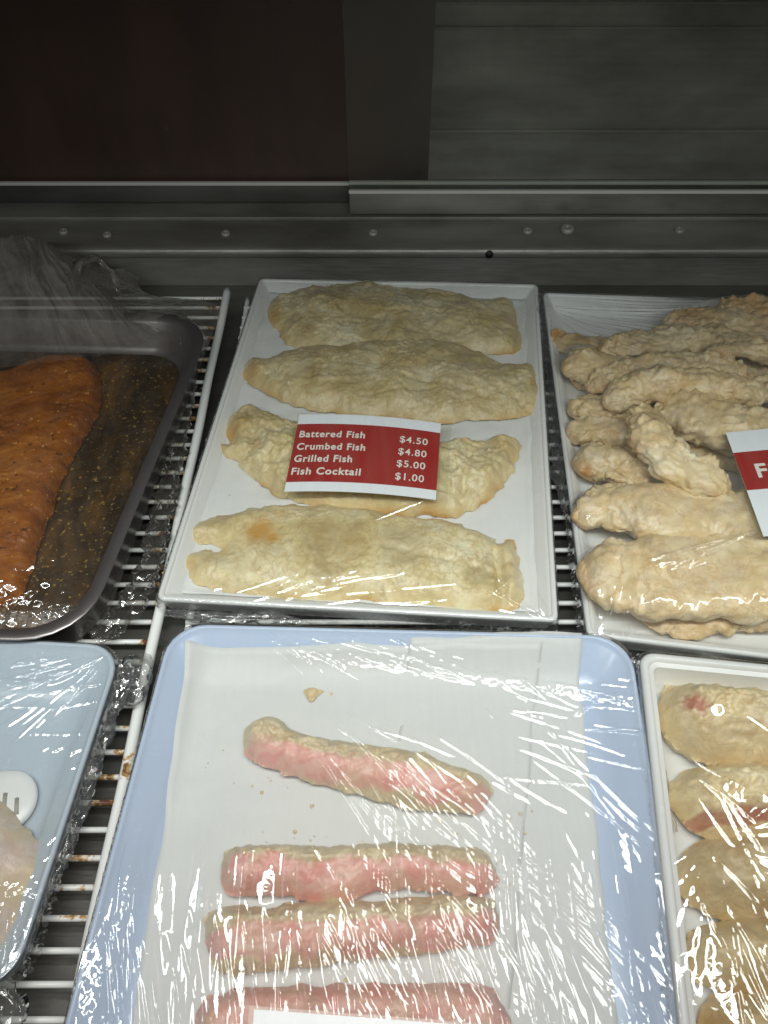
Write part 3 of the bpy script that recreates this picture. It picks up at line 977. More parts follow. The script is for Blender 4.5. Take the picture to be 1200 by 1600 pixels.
# right tray: heaped lumpy pieces ---------------------------------------
GR = 'battered pieces heaped in the right tray'
B2 = M['batter2']
def strip(name, pts, mat, label, cat, group, flat=.5, seed=0, puff=.0026, pw=.011, goldends=.6, gold=(), tilt=0.0):
    """a plump closed strip of batter swept along (pixel x, pixel y, height, half width)"""
    flat = flat * .9
    c = np.array([P(x, y, z) for x, y, z, w_ in pts]); wd = np.array([q[3] for q in pts])
    L = np.concatenate([[0], np.cumsum(np.linalg.norm(np.diff(c, axis=0), axis=1))])
    n = max(30, int(L[-1] / .0014)); m = 72
    t_ = np.linspace(0, 1, n); s = L[-1] * (t_ - .5 * np.sin(2 * np.pi * t_) / (2 * np.pi) * .6)
    def sm(v):
        v = np.interp(s, L, v)
        k = max(3, n // 8) | 1
        ker = np.hanning(k + 2)[1:-1]; ker /= ker.sum()
        vp = np.concatenate([2 * v[0] - v[k // 2:0:-1], v, 2 * v[-1] - v[-2:-k // 2 - 1:-1]])
        return np.convolve(vp, ker, 'valid')[:n]
    cc = np.stack([sm(c[:, k]) for k in range(3)], 1)
    wv = sm(wd)
    wv = wv * (1 + .16 * perlin(s / .022, s * 0 + seed * 1.7, seed))
    q = np.clip(np.minimum(s, L[-1] - s) / (wv.mean() * .9), 0, 1)
    endp = np.sqrt(np.clip(1 - (1 - q) ** 2, .0004, 1))
    t = np.gradient(cc, axis=0); t /= np.linalg.norm(t, axis=1)[:, None]
    side = np.cross(t, [0, 0, 1.0]); side /= np.linalg.norm(side, axis=1)[:, None]
    up = np.cross(side, t)
    ct, st = math.cos(tilt), math.sin(tilt)
    side, up = ct * side + st * up, ct * up - st * side
    A = np.linspace(0, 2 * math.pi, m, endpoint=False)
    ca, sa = np.cos(A)[None, :], np.sin(A)[None, :]
    sup = lambda v: np.sign(v) * np.abs(v) ** .85
    dirv = sup(ca)[..., None] * side[:, None, :] + flat * sup(sa)[..., None] * up[:, None, :]
    V = cc[:, None, :] + (wv * endp)[:, None, None] * dirv
    nrm = ca[..., None] * side[:, None, :] * flat + sa[..., None] * up[:, None, :]
    nrm /= np.linalg.norm(nrm, axis=2)[..., None]
    X, Y, Z = V[..., 0], V[..., 1], V[..., 2]
    wx = X + .004 * perlin3(X / .016, Y / .016, Z / .016, seed + 1); wy = Y + .004 * perlin3(X / .016, Y / .016, Z / .016, seed + 2)
    d = 1.5 * np.abs(perlin3(wx / pw, wy / pw, Z / pw, seed + 3)) + .75 * np.abs(perlin3(wx / (pw * .46), wy / (pw * .46), Z / (pw * .46), seed + 4)) + .35 * np.abs(perlin3(wx / (pw * .2), wy / (pw * .2), Z / (pw * .2), seed + 5)) - .55
    d = puff * d * (.5 + .9 * np.clip(.5 + perlin3(X / .03, Y / .03, Z / .03, seed + 6), 0, 1)) + .0028 * perlin3(X / .024, Y / .024, Z / .024, seed + 7)
    V = V + nrm * (d * np.clip(endp * 1.3, .3, 1)[:, None])[..., None]
    G = goldends * np.exp(-np.minimum(s, L[-1] - s) / .007)[:, None] * np.clip(.5 + perlin3(X / .012, Y / .012, Z / .012, seed + 8), 0, 1)
    G = np.maximum(G, .35 * np.clip(np.abs(ca) - .75, 0, 1) * 4 * np.clip(perlin3(X / .02, Y / .02, Z / .02, seed + 9) + .1, 0, 1))
    for (gx, gy, gr, ga) in gold:
        p = P(gx, gy, cc[:, 2].mean() + .008)
        G = np.maximum(G, ga * np.exp(-((X - p[0]) ** 2 + (Y - p[1]) ** 2) / gr ** 2))
    RM = np.clip(.8 * np.clip(perlin3(X / .018, Y / .018, Z / .018, seed + 10) + .25, 0, 1), 0, 1)
    i = np.arange(n * m).reshape(n, m); jn = np.roll(i, -1, 1)
    quads = np.stack([i[:-1].ravel(), i[1:].ravel(), jn[1:].ravel(), jn[:-1].ravel()], 1)
    V = V.reshape(-1, 3); V[:, 2] = np.maximum(V[:, 2], .0075)
    CONTENT.append(V.copy())
    org = np.array([V[:, 0].mean(), V[:, 1].mean(), V[:, 2].min()])
    o = mesh(name, V - org, quads, mat, loc=tuple(org), attrs={'gold': G.ravel(), 'rim': RM.ravel(), 'pink': np.zeros(n * m)})
    tag(o, label, cat, group)
    return o


pieces = [
    ('flat battered piece at the bottom of the back of the heap, mostly covered', [(890, 590, .014, .016), (1000, 585, .014, .024), (1150, 590, .014, .026), (1330, 600, .014, .024)], .3, ()),
    ('flat battered piece under the middle of the heap', [(905, 690, .014, .018), (1000, 690, .014, .026), (1180, 700, .014, .030), (1360, 710, .014, .026)], .3, ()),
    ('brown battered piece in the back corner of the right tray', [(1118, 482, .026, .010), (1170, 482, .030, .015), (1240, 486, .030, .016), (1320, 490, .026, .014)], .6, ((1180, 480, .04, .6),)),
    ('long brown battered piece lying second from the back of the heap', [(1034, 508, .022, .011), (1080, 502, .026, .018), (1150, 508, .028, .020), (1230, 514, .028, .020), (1320, 518, .024, .016)], .55, ((1090, 495, .03, .55), (1200, 505, .03, .45))),
    ('small golden battered end poking out at the back left of the heap', [(864, 518, .020, .008), (880, 535, .018, .013), (930, 545, .016, .014), (990, 548, .014, .012)], .6, ((868, 520, .012, .7),)),
    ('long dull battered piece crossing the heap behind the arched ones', [(935, 548, .028, .010), (990, 538, .030, .014), (1060, 530, .031, .017), (1130, 534, .031, .016), (1185, 542, .028, .011)], .6, ()),
    ('pale rounded battered tip near the left wall of the right tray', [(876, 577, .028, .011), (905, 572, .031, .0165), (945, 577, .030, .0155), (990, 588, .026, .012)], .7, ((882, 575, .006, .5),)),
    ('battered piece folded over with a dark opening, right of the heap', [(1108, 572, .040, .007), (1122, 552, .043, .0085), (1150, 544, .044, .009), (1195, 552, .042, .011), (1260, 562, .038, .014), (1320, 570, .034, .012)], .8, ((1128, 558, .010, .7),)),
    ('battered piece beside the frame edge, wedged right of the heap', [(1165, 590, .034, .009), (1200, 610, .034, .016), (1260, 620, .034, .020), (1330, 622, .032, .018)], .6, ()),
    ('narrow battered piece running behind the plump pale one', [(918, 612, .030, .008), (940, 594, .036, .011), (975, 578, .040, .012), (1040, 570, .041, .013), (1110, 574, .040, .014), (1168, 584, .036, .011)], .8, ((955, 600, .009, .8), (1000, 588, .006, .6))),
    ('plump pale battered piece arching across the heap', [(950, 640, .040, .010), (968, 616, .044, .014), (1010, 602, .046, .0165), (1070, 598, .046, .016), (1130, 604, .044, .014), (1200, 618, .040, .011)], .75, ((955, 628, .006, .45),)),
    ('ragged battered piece in the middle of the heap, under the plump arch', [(1020, 640, .036, .014), (1065, 642, .040, .024), (1120, 662, .040, .029), (1180, 678, .038, .027), (1260, 690, .034, .022)], .5, ((1060, 672, .008, .6), (1090, 690, .008, .5))),
    ('short battered end under the plump one by the left wall', [(886, 644, .022, .009), (915, 638, .025, .0145), (955, 640, .026, .0155), (1000, 650, .024, .013)], .7, ((892, 640, .008, .4),)),
    ('battered end below the short one against the left wall', [(884, 678, .020, .009), (915, 672, .024, .0135), (955, 674, .025, .014), (1005, 680, .024, .012)], .7, ()),
    ('bent pale battered piece lying on top of the heap', [(1000, 636, .052, .011), (1008, 660, .053, .0135), (1022, 695, .053, .0155), (1055, 728, .052, .0175), (1100, 748, .050, .016), (1142, 764, .046, .010)], .75, ((995, 700, .006, .35),)),
    ('knobbly battered piece with an orange brown patch near the wall', [(893, 728, .022, .011), (920, 722, .026, .0165), (955, 722, .028, .0155), (985, 742, .027, .016), (1018, 762, .024, .011)], .75, ((912, 735, .009, 1.0), (898, 725, .008, .7))),
    ('pale battered lobe tucked between two bigger pieces in the right tray', [(905, 822, .026, .011), (925, 798, .030, .014), (950, 780, .032, .013), (985, 772, .030, .010)], .75, ((905, 815, .008, .4),)),
    ('wide smooth battered piece behind the front one in the right tray', [(940, 822, .028, .014), (975, 802, .033, .024), (1040, 802, .036, .0275), (1120, 808, .036, .0265), (1220, 818, .035, .026), (1400, 834, .032, .022)], .55, ()),
    ('thin battered piece sticking out under the front of the heap', [(1000, 966, .014, .010), (1060, 964, .016, .017), (1130, 956, .016, .018), (1220, 945, .016, .020), (1400, 945, .016, .020)], .45, ((1090, 985, .03, .35),)),
    ('broad front battered piece closest to the tray rim', [(900, 890, .024, .021), (945, 894, .030, .031), (1020, 902, .034, .0345), (1100, 902, .035, .036), (1200, 900, .035, .034), (1400, 905, .032, .032)], .42, ((905, 900, .02, .4), (1050, 900, .05, .2))),
]
for k, (lab, pts, flat, gold) in enumerate(pieces):
    smooth_one = lab.startswith(('wide smooth', 'broad front'))
    strip('battered_piece', pts, B2, lab, 'battered fish', GR, flat=flat, seed=100 + 13 * k, gold=gold, puff=.0022 if smooth_one else .0042, pw=.012 if smooth_one else .0105)

# blue tray: pink sticks ---------------------------------------------------
GS = 'pink battered sticks on the blue tray'
def band(p0, p1, z, w, seed, edge=.35, off=0.0):
    a, b = P(*p0, z)[:2], P(*p1, z)[:2]
    e = (b - a) / np.linalg.norm(b - a); nn = np.array([-e[1], e[0]])

    def f(X, Y, D, Dm):
        s = (X - a[0]) * nn[0] + (Y - a[1]) * nn[1]
        t = (X - a[0]) * e[0] + (Y - a[1]) * e[1]
        q = np.abs(s - off) / w + .42 * fbm(X / .018, Y / .008, seed, 4) + .10 * np.clip(-t / .004 + 1, 0, 3)
        return np.clip((1.05 - q) * 4.5, 0, 1) * np.clip(.82 + .3 * fbm(X / .02, Y / .02, seed + 5, 2), .45, 1)
    return f


ST = M['stick']
slab('battered_stick', [(379, 1160), (384, 1134), (402, 1122), (430, 1120), (446, 1128), (455, 1141), (520, 1154), (600, 1166), (650, 1176), (664, 1172), (690, 1190), (745, 1206), (762, 1215), (768, 1238), (752, 1264), (720, 1270), (650, 1263), (560, 1241), (470, 1216), (405, 1192), (386, 1180)],
     .009, .0195, ST, 'single tapering pink battered stick lying apart, nearest the back of the blue tray', 'battered stick', GS, R=.019, p=2.0, soft=.005, seed=31, wr=.0010, pinkfn=band((390, 1168), (760, 1243), .028, .0078, 5), lump=.0015, lumpw=.02, dome=.1, goldedge=.08)
slab('battered_stick', [(346, 1375), (350, 1340), (358, 1324), (430, 1320), (520, 1320), (600, 1318), (700, 1320), (750, 1324), (770, 1340), (776, 1370), (770, 1394), (735, 1396), (715, 1402), (700, 1395), (640, 1390), (580, 1396), (530, 1412), (490, 1410), (450, 1399), (400, 1402), (355, 1392)],
     .009, .0195, ST, 'thick pink battered stick with a wavy batter edge, second from the back', 'battered stick', GS, R=.018, p=2.0, soft=.005, seed=32, pinkfn=band((350, 1366), (775, 1372), .03, .0104, 6), lump=.0014, dome=.1, goldedge=.08)
slab('battered_stick', [(317, 1450), (322, 1432), (340, 1420), (380, 1412), (430, 1416), (470, 1408), (560, 1408), (620, 1402), (700, 1398), (768, 1404), (778, 1430), (778, 1465), (740, 1478), (640, 1492), (500, 1508), (400, 1520), (345, 1522), (325, 1490)],
     .009, .0195, ST, 'pink battered stick with a frilly tan edge, third from the back', 'battered stick', GS, R=.018, p=2.0, soft=.005, seed=33, pinkfn=band((345, 1470), (775, 1445), .03, .0082, 7), lump=.0018, dome=.1, goldedge=.1)
slab('battered_stick', [(308, 1590), (314, 1562), (345, 1548), (420, 1541), (560, 1536), (700, 1535), (765, 1541), (785, 1570), (795, 1625), (700, 1642), (500, 1650), (380, 1650), (315, 1635)],
     .009, .0195, ST, 'mostly bare pink stick at the front, behind the white card', 'battered stick', GS, R=.02, p=2.0, soft=.005, seed=34, pinkfn=band((310, 1585), (790, 1585), .03, .03, 8), lump=.001, dome=.1, goldedge=.1)
slab('batter_crumb', [(474, 1079), (484, 1074), (505, 1079), (497, 1086), (487, 1096), (480, 1090)], .0085, .003, ST, 'small tan batter crumb alone on the paper', 'crumb', seed=35, cell=.0008, goldedge=.5, edge_wob=.0004)

# lower right tray: battered sausages
GB = 'battered sausages in the lower right tray'
SA = M['sausage']
slab('battered_sausage', [(1026, 1108), (1036, 1085), (1046, 1055), (1052, 1066), (1090, 1068), (1150, 1074), (1250, 1084), (1420, 1100), (1430, 1180), (1300, 1192), (1200, 1190), (1140, 1194), (1090, 1184), (1050, 1155), (1034, 1130)],
     .009, .034, SA, 'fat battered sausage with a dark red split, at the back of its tray', 'battered sausage', GB, R=.03, p=2.0, soft=.006, seed=51, lump=.0015, dome=.1, wr=.001,
     pinkfn=lambda X, Y, D, Dm: np.clip(1.6 - np.hypot((X - P(1088, 1102, .042)[0] - .5 * (P(1088, 1102, .042)[1] - Y)) / .006, (Y - P(1088, 1102, .042)[1]) / .0075) - .9 * np.abs(fbm(X / .006, Y / .006, 4, 3)), 0, 1))
slab('battered_sausage', [(1046, 1240), (1062, 1205), (1110, 1190), (1200, 1188), (1430, 1194), (1440, 1305), (1300, 1312), (1180, 1312), (1100, 1302), (1060, 1272)],
     .009, .030, SA, 'battered sausage second from the back, with a reddish streak', 'battered sausage', GB, R=.022, p=2.0, soft=.005, seed=52, lump=.0015, dome=.3, puff=.0012, pinkfn=band((1100, 1268), (1400, 1262), .04, .0035, 9))
slab('battered_sausage', [(1058, 1365), (1072, 1325), (1120, 1306), (1200, 1302), (1430, 1306), (1440, 1425), (1300, 1434), (1180, 1436), (1110, 1428), (1070, 1400)],
     .009, .030, SA, 'plain tan battered sausage third from the back', 'battered sausage', GB, R=.022, p=2.0, soft=.005, seed=53, lump=.0015, dome=.3, puff=.0012)
slab('battered_sausage', [(1072, 1490), (1086, 1450), (1140, 1432), (1230, 1430), (1460, 1430), (1470, 1548), (1300, 1552), (1150, 1550), (1090, 1530)],
     .009, .030, SA, 'battered sausage second from the near edge of the lower right tray', 'battered sausage', GB, R=.022, p=2.0, soft=.005, seed=54, lump=.002, dome=.3, puff=.0012)
slab('battered_sausage', [(1090, 1620), (1100, 1570), (1140, 1550), (1230, 1546), (1460, 1548), (1470, 1690), (1300, 1695), (1150, 1690), (1105, 1660)],
     .009, .030, SA, 'battered sausage in the near corner, closest to the camera', 'battered sausage', GB, R=.022, p=2.0, soft=.005, seed=55, lump=.002, dome=.3, puff=.0012, gold=((1130, 1590, .012, .7),))

# lower left tray: raw fillet and slotted server
slab('raw_fillet', [(-160, 1240), (-60, 1240), (0, 1250), (30, 1282), (58, 1318), (72, 1352), (64, 1376), (40, 1392), (46, 1420), (30, 1450), (-10, 1480), (-80, 1500), (-170, 1480)],
     .010, .022, M['raw'], 'pale pink raw fillet lying in the ice blue tray', 'raw fish', seed=61, R=.02, lump=.002, lumpw=.03, wr=.0008, goldedge=.1, gold=((20, 1370, .012, .6),))
# ================================================================== CLING FILM
def seg_dist(X, Y, a, b):
    e = b - a; L2 = e @ e + 1e-12
    t = np.clip(((X - a[0]) * e[0] + (Y - a[1]) * e[1]) / L2, 0, 1)
    return np.hypot(X - a[0] - t * e[0], Y - a[1] - t * e[1]), t


def streaks(X, Y, ang, wid, length, seed, warp=.004):
    """wrinkles running along the direction ang (radians, plan view)"""
    c, s = math.cos(ang), math.sin(ang)
    xw = X + warp * perlin(X / .05, Y / .05, seed + 1); yw = Y + warp * perlin(X / .05, Y / .05, seed + 2)
    a = xw * c + yw * s; b = -xw * s + yw * c
    return perlin(a / length, b / wid, seed) + .5 * perlin(a / (length * .6), b / (wid * .45), seed + 7)


def radial(X, Y, c, k, seed, r0):
    dx, dy = X - c[0], Y - c[1]
    r = np.hypot(dx, dy); th = np.arctan2(dy, dx)
    return perlin(th * k, r / .12, seed) * np.minimum(r, r0 * .5) / (r0 * .5) * np.exp(-(r / r0) ** 2)


def film(name, Q, rad, zr, mat, label, wr, res=.0024, up=2, obst_lift=.0006, skirt=.017, sag=.0, seed=0, group='cling film stretched over the trays', iters=700, extra=None, edge_z=None, cat='plastic film', skirt_out=.001, floor=None, post=None, init=-1.0, cloud=None):
    Q = [np.array(q[:2], float) for q in Q]
    nu = int(max(np.linalg.norm(Q[1] - Q[0]), np.linalg.norm(Q[2] - Q[3])) / res) + 2
    nv = int(max(np.linalg.norm(Q[3] - Q[0]), np.linalg.norm(Q[2] - Q[1])) / res) + 2

    def grid(nu, nv):
        U, W = np.meshgrid(np.linspace(0, 1, nu), np.linspace(0, 1, nv))
        ws = ((1 - U) * (1 - W), U * (1 - W), U * W, (1 - U) * W)
        return U, W, sum(w * q[0] for w, q in zip(ws, Q)), sum(w * q[1] for w, q in zip(ws, Q))
    U, W, X, Y = grid(nu, nv)
    # obstacle: everything lying in the tray, splatted onto this grid (quad treated as affine)
    Q0 = Q[0]; eu = (Q[1] - Q[0] + Q[2] - Q[3]) / 2; ev = (Q[3] - Q[0] + Q[2] - Q[1]) / 2
    O = np.full(X.shape, -1.0)
    for V in CONTENT:
        p = V[:, :2].copy()
        uv = np.linalg.solve(np.array([eu, ev]).T, (p - Q0).T).T
        for _ in range(3):      # bilinear inverse
            u, v = uv[:, 0], uv[:, 1]
            px = sum(w[:, None] * q for w, q in zip(((1 - u) * (1 - v), u * (1 - v), u * v, (1 - u) * v), Q))
            uv = uv + np.linalg.solve(np.array([eu, ev]).T, (p - px).T).T
        i = np.round(uv[:, 0] * (nu - 1)).astype(int); j = np.round(uv[:, 1] * (nv - 1)).astype(int)
        ok = (i > 0) & (j > 0) & (i < nu - 1) & (j < nv - 1)
        np.maximum.at(O, (j[ok], i[ok]), V[ok, 2])
    O = O + obst_lift
    if extra is not None: O = np.maximum(O, extra(X, Y))
    if floor is not None: O = np.maximum(O, floor)
    Z = np.full(X.shape, zr + .0006)
    ez = Z.copy() if edge_z is None else edge_z(X, Y)
    Z = np.maximum(np.maximum(ez, O), init)

    def fixb(Z):
        Z[0], Z[-1], Z[:, 0], Z[:, -1] = ez[0], ez[-1], ez[:, 0], ez[:, -1]
    fixb(Z)
    for k in range(iters):
        A = Z.copy()
        A[1:-1, 1:-1] = .25 * (Z[:-2, 1:-1] + Z[2:, 1:-1] + Z[1:-1, :-2] + Z[1:-1, 2:]) - sag * res * res
        Z = np.maximum(A, O); fixb(Z)
    # finer grid
    nu2, nv2 = (nu - 1) * up + 1, (nv - 1) * up + 1
    ii = np.arange(nu2) / up; jj = np.arange(nv2) / up
    def lerp(Z):
        a = np.minimum(ii.astype(int), nu - 2); f = ii - a
        Z = Z[:, a] * (1 - f) + Z[:, a + 1] * f
        b = np.minimum(jj.astype(int), nv - 2); g = (jj - b)[:, None]
        return Z[b] * (1 - g) + Z[b + 1] * g
    Z = lerp(Z)
    for _ in range(3 * up):
        Bm = Z.copy()
        Bm[1:-1, 1:-1] = (4 * Z[1:-1, 1:-1] + 2 * (Z[:-2, 1:-1] + Z[2:, 1:-1] + Z[1:-1, :-2] + Z[1:-1, 2:]) + Z[:-2, :-2] + Z[2:, 2:] + Z[:-2, 2:] + Z[2:, :-2]) / 16
        Z = Bm
    Of = lerp(np.where(O > 0, O, 0))
    U, W, X, Y = grid(nu2, nv2)
    LU, LV = np.linalg.norm(eu), np.linalg.norm(ev)
    edge = np.minimum(np.minimum(U, 1 - U) * LU, np.minimum(W, 1 - W) * LV)
    fade = np.clip(edge / .006, 0, 1)
    Z = Z + fade * wr(X, Y)
    Z = np.maximum(Z, Of - .0004)
    if post is not None: X, Y, Z = post(X, Y, Z)
    # rounded corners: pull the grid's corner areas onto the arc
    if rad > .002:
        for (cu, cv, su, sv) in ((0, 0, 1, 1), (1, 0, -1, 1), (1, 1, -1, -1), (0, 1, 1, -1)):
            du = np.abs(U - cu) * LU; dv = np.abs(W - cv) * LV
            m = (du < rad) & (dv < rad)
            a, b = rad - du, rad - dv
            r = np.hypot(a, b); k = np.maximum(a, b) / np.maximum(r, 1e-9)
            na, nb = a * k, b * k
            dU = (a - na) * su; dV = (b - nb) * sv
            X = np.where(m, X + dU * eu[0] / LU + dV * ev[0] / LV, X); Y = np.where(m, Y + dU * eu[1] / LU + dV * ev[1] / LV, Y)
    V = np.stack([X.ravel(), Y.ravel(), Z.ravel()], 1)
    i = np.arange(nu2 * nv2).reshape(nv2, nu2)
    q = np.stack([i[:-1, :-1].ravel(), i[:-1, 1:].ravel(), i[1:, 1:].ravel(), i[1:, :-1].ravel()], 1)
    if skirt > 0:
        ring = np.concatenate([i[0, :-1], i[:-1, -1], i[-1, :0:-1], i[:0:-1, 0]])
        cen = V[ring, :2].mean(0)
        dirs = V[ring, :2] - cen
        # outward normal of the ring
        nx = np.roll(V[ring], -1, 0) - np.roll(V[ring], 1, 0)
        nn = np.stack([nx[:, 1], -nx[:, 0]], 1); nn /= np.linalg.norm(nn, axis=1)[:, None] + 1e-9
        base, last = V, ring
        s = np.arange(len(ring)) * .0012
        for k in range(1, 9):
            f = k / 8
            off = skirt_out + .0022 * f * (np.abs(fbm(s / .006, f * 2.5 + s * 0, seed + 5, 3))) * 1.6
            L = V[ring].copy()
            L[:, :2] += nn * off[:, None]
            L[:, 2] = L[:, 2] - skirt * f * (1 + .25 * fbm(s / .02, s * 0, seed + 6, 2)) - .0003
            m = len(V); V = np.concatenate([V, L]); new = np.arange(len(ring)) + m
            q = np.concatenate([q, np.stack([last, new, np.roll(new, -1), np.roll(last, -1)], 1)])
            last = new
    org = V.mean(0)
    o = mesh(name, V - org, q, mat, loc=tuple(org), attrs={'cloud': cloud(V[:, 0], V[:, 1])} if cloud else None)
    tag(o, label, cat, group)
    return o


def creases(X, Y, segs, z):
    """sharp pulled folds between photo pixel end points: (p0, p1, height, width)"""
    r = 0
    for (a, b, h, wd) in segs:
        d, t = seg_dist(X, Y, P(*a, z)[:2], P(*b, z)[:2])
        taper = np.sin(np.pi * np.clip(t, .02, .98)) ** .6
        r = r + h * taper * np.exp(-np.abs(d / wd) ** 1.5)
    return r


def wr_c(X, Y):
    c = [P(873, 968, .022)[:2], P(244, 936, .022)[:2], P(405, 436, .022)[:2], P(841, 444, .022)[:2]]
    r = .00020 * streaks(X, Y, math.radians(22), .006, .09, 1) * np.clip(.25 + 1.2 * perlin(X / .08, Y / .06, 6), 0, 1)
    r = r + .0010 * radial(X, Y, c[0], 13, 11, .075) + .0004 * radial(X, Y, c[1], 12, 12, .07) + .0006 * radial(X, Y, c[2], 12, 13, .06) + .0007 * radial(X, Y, c[3], 12, 14, .07)
    r = r + creases(X, Y, [((520, 838), (722, 764), .0016, .0013), ((545, 842), (705, 780), .0010, .0011), ((330, 955), (700, 880), .0008, .0012), ((300, 950), (560, 905), .0006, .001),
                           ((255, 920), (310, 880), .0006, .0009), ((330, 940), (372, 905), .0006, .0009), ((420, 950), (640, 905), .0006, .0011),
                           ((770, 915), (798, 880), .0012, .0012), ((768, 925), (800, 900), .001, .001), ((858, 962), (800, 900), .0012, .0012), ((862, 962), (818, 893), .001, .001), ((858, 965), (775, 945), .0010, .0012), ((550, 935), (690, 938), .0012, .002)], .026)
    return r + many_creases(X, Y, SEG_CENTRE, .026)


def wr_r(X, Y):
    c = P(850, 460, .023)[:2]; c2 = P(920, 992, .023)[:2]
    r = .0011 * radial(X, Y, c, 16, 21, .13) + .0006 * radial(X, Y, c2, 11, 22, .07)
    r = r + .0003 * streaks(X, Y, math.radians(60), .006, .08, 23) * np.clip(.1 + 1.0 * perlin(X / .06, Y / .06, 26), 0, 1)
    r = r + .0009 * streaks(X, Y, math.radians(35), .016, .05, 24) * np.exp(-((Y - P(1000, 900, .03)[1]) / .05) ** 2)
    r = r + creases(X, Y, [((1178, 850), (1110, 890), .0030, .0028), ((1110, 890), (1010, 893), .0022, .0022), ((1010, 893), (985, 950), .003, .0028), ((985, 950), (960, 990), .0025, .003), ((1085, 960), (1078, 1010), .0016, .002), ((1178, 850), (1200, 870), .002, .002)], .040)
    return r + many_creases(X, Y, SEG_RIGHT, .036)


def many_creases(X, Y, segs, z):
    """long thin pulled folds; only the grid rows near each one are touched"""
    R_ = np.zeros(X.shape)
    for (a, b, h, wd) in segs:
        A_, B_ = P(*a, z)[:2], P(*b, z)[:2]
        lo, hi = np.minimum(A_, B_) - 5 * wd, np.maximum(A_, B_) + 5 * wd
        m = (X > lo[0]) & (X < hi[0]) & (Y > lo[1]) & (Y < hi[1])
        if not m.any(): continue
        x, y = X[m], Y[m]
        e = B_ - A_; L = np.hypot(*e); e = e / L
        t = ((x - A_[0]) * e[0] + (y - A_[1]) * e[1]) / L
        d = (x - A_[0]) * -e[1] + (y - A_[1]) * e[0] + .0007 * np.sin(t * 5 + A_[0] * 900)
        tp = np.clip(np.minimum(t, 1 - t) / .25, 0, 1) ** .7
        R_[m] += h * tp * np.exp(-(d / wd) ** 2)
    return R_


def seg_set(rng, n, x, y, dx, dy, h=(.0005, .0010), w_=(.0007, .0012)):
    out = []
    for _ in range(n):
        x0, y0 = rng.uniform(*x), rng.uniform(*y)
        k = rng.uniform(0, 1)
        out.append(((x0, y0), (x0 + dx[0] + (dx[1] - dx[0]) * k, y0 + dy[0] + (dy[1] - dy[0]) * rng.uniform(0, 1)), rng.uniform(*h), rng.uniform(*w_)))
    return out


RB = random.Random(12)
SEG_BLUE = (seg_set(RB, 34, (150, 560), (1395, 1470), (-25, 60), (170, 280)) + seg_set(RB, 28, (440, 860), (1370, 1450), (30, 150), (190, 290))
            + seg_set(RB, 34, (430, 860), (1100, 1360), (140, 300), (170, 330)) + seg_set(RB, 18, (520, 800), (1130, 1250), (40, 160), (50, 170))
            + seg_set(RB, 16, (760, 960), (1060, 1180), (50, 170), (10, 50)) + seg_set(RB, 18, (400, 640), (985, 1010), (60, 200), (40, 90))
            + seg_set(RB, 10, (110, 230), (1280, 1480), (-40, -5), (60, 140))
            + seg_set(RB, 12, (180, 520), (1390, 1450), (-15, 40), (180, 260), (.0016, .0026), (.0020, .0034)) + seg_set(RB, 10, (560, 980), (1380, 1450), (30, 120), (180, 260), (.0014, .0024), (.0018, .0030)))
SEG_CENTRE = ([((858 + RB.uniform(-8, 6), 966), (858 - RB.uniform(20, 110), 966 - RB.uniform(20, 95)), RB.uniform(.0007, .0014), .0010) for _ in range(16)]
              + seg_set(RB, 16, (250, 520), (915, 955), (40, 190), (-50, -12), (.0005, .0010), (.0008, .0011))
              + seg_set(RB, 8, (420, 640), (900, 945), (60, 200), (-22, -6), (.0005, .0010), (.0008, .0011))
              + seg_set(RB, 8, (600, 800), (440, 470), (20, 60), (10, 60)))
SEG_RIGHT = ([((852, 462), (852 + 260 * math.cos(a_), 462 + 130 * math.sin(a_)), RB.uniform(.0006, .0012), .0012) for a_ in [RB.uniform(.12, 1.2) for _ in range(22)]]
             + [((1178, 852), (1178 - RB.uniform(60, 200), 852 + RB.uniform(30, 70)), RB.uniform(.0008, .0018), .0013) for _ in range(9)]
             + seg_set(RB, 12, (950, 1010), (890, 920), (-40, 10), (40, 100), (.0008, .0018), (.0010, .0016)) + seg_set(RB, 10, (1050, 1190), (930, 960), (-30, 20), (40, 70)))
SEG_SAUS = seg_set(RB, 32, (1060, 1330), (1290, 1420), (30, 150), (130, 300), (.0006, .0012)) + seg_set(RB, 14, (1040, 1200), (1090, 1250), (20, 120), (60, 160))
SEG_ICE = ([((180, 1020), (180 - RB.uniform(60, 260), 1020 + RB.uniform(40, 190)), RB.uniform(.0006, .0012), .0010) for _ in range(16)] + seg_set(RB, 18, (0, 110), (1030, 1110), (25, 80), (-22, -4))
           + seg_set(RB, 12, (-30, 60), (1385, 1420), (-45, -15), (90, 200), (.0008, .0016)) + seg_set(RB, 10, (60, 150), (1140, 1320), (20, 40), (-30, -14)))


def sagv(X, Y):
    """slack of the film towards the near side, drawn into strands that each hang a little differently"""
    yc = .084 + .016 * perlin(X / .013, X * 0, 38) + .010 * perlin(X / .0042, X * 0, 39)
    n = perlin(X / .011, Y / .35, 44) + .7 * perlin(X / .0042, Y / .35, 45)
    d = np.clip(Y - yc, -.07, .05)
    return 1.05 * np.where(d > .03, .03 * (2 * d - .03), d * d) + .085 * n * d * np.clip((.17 - Y) / .04, 0, 1)


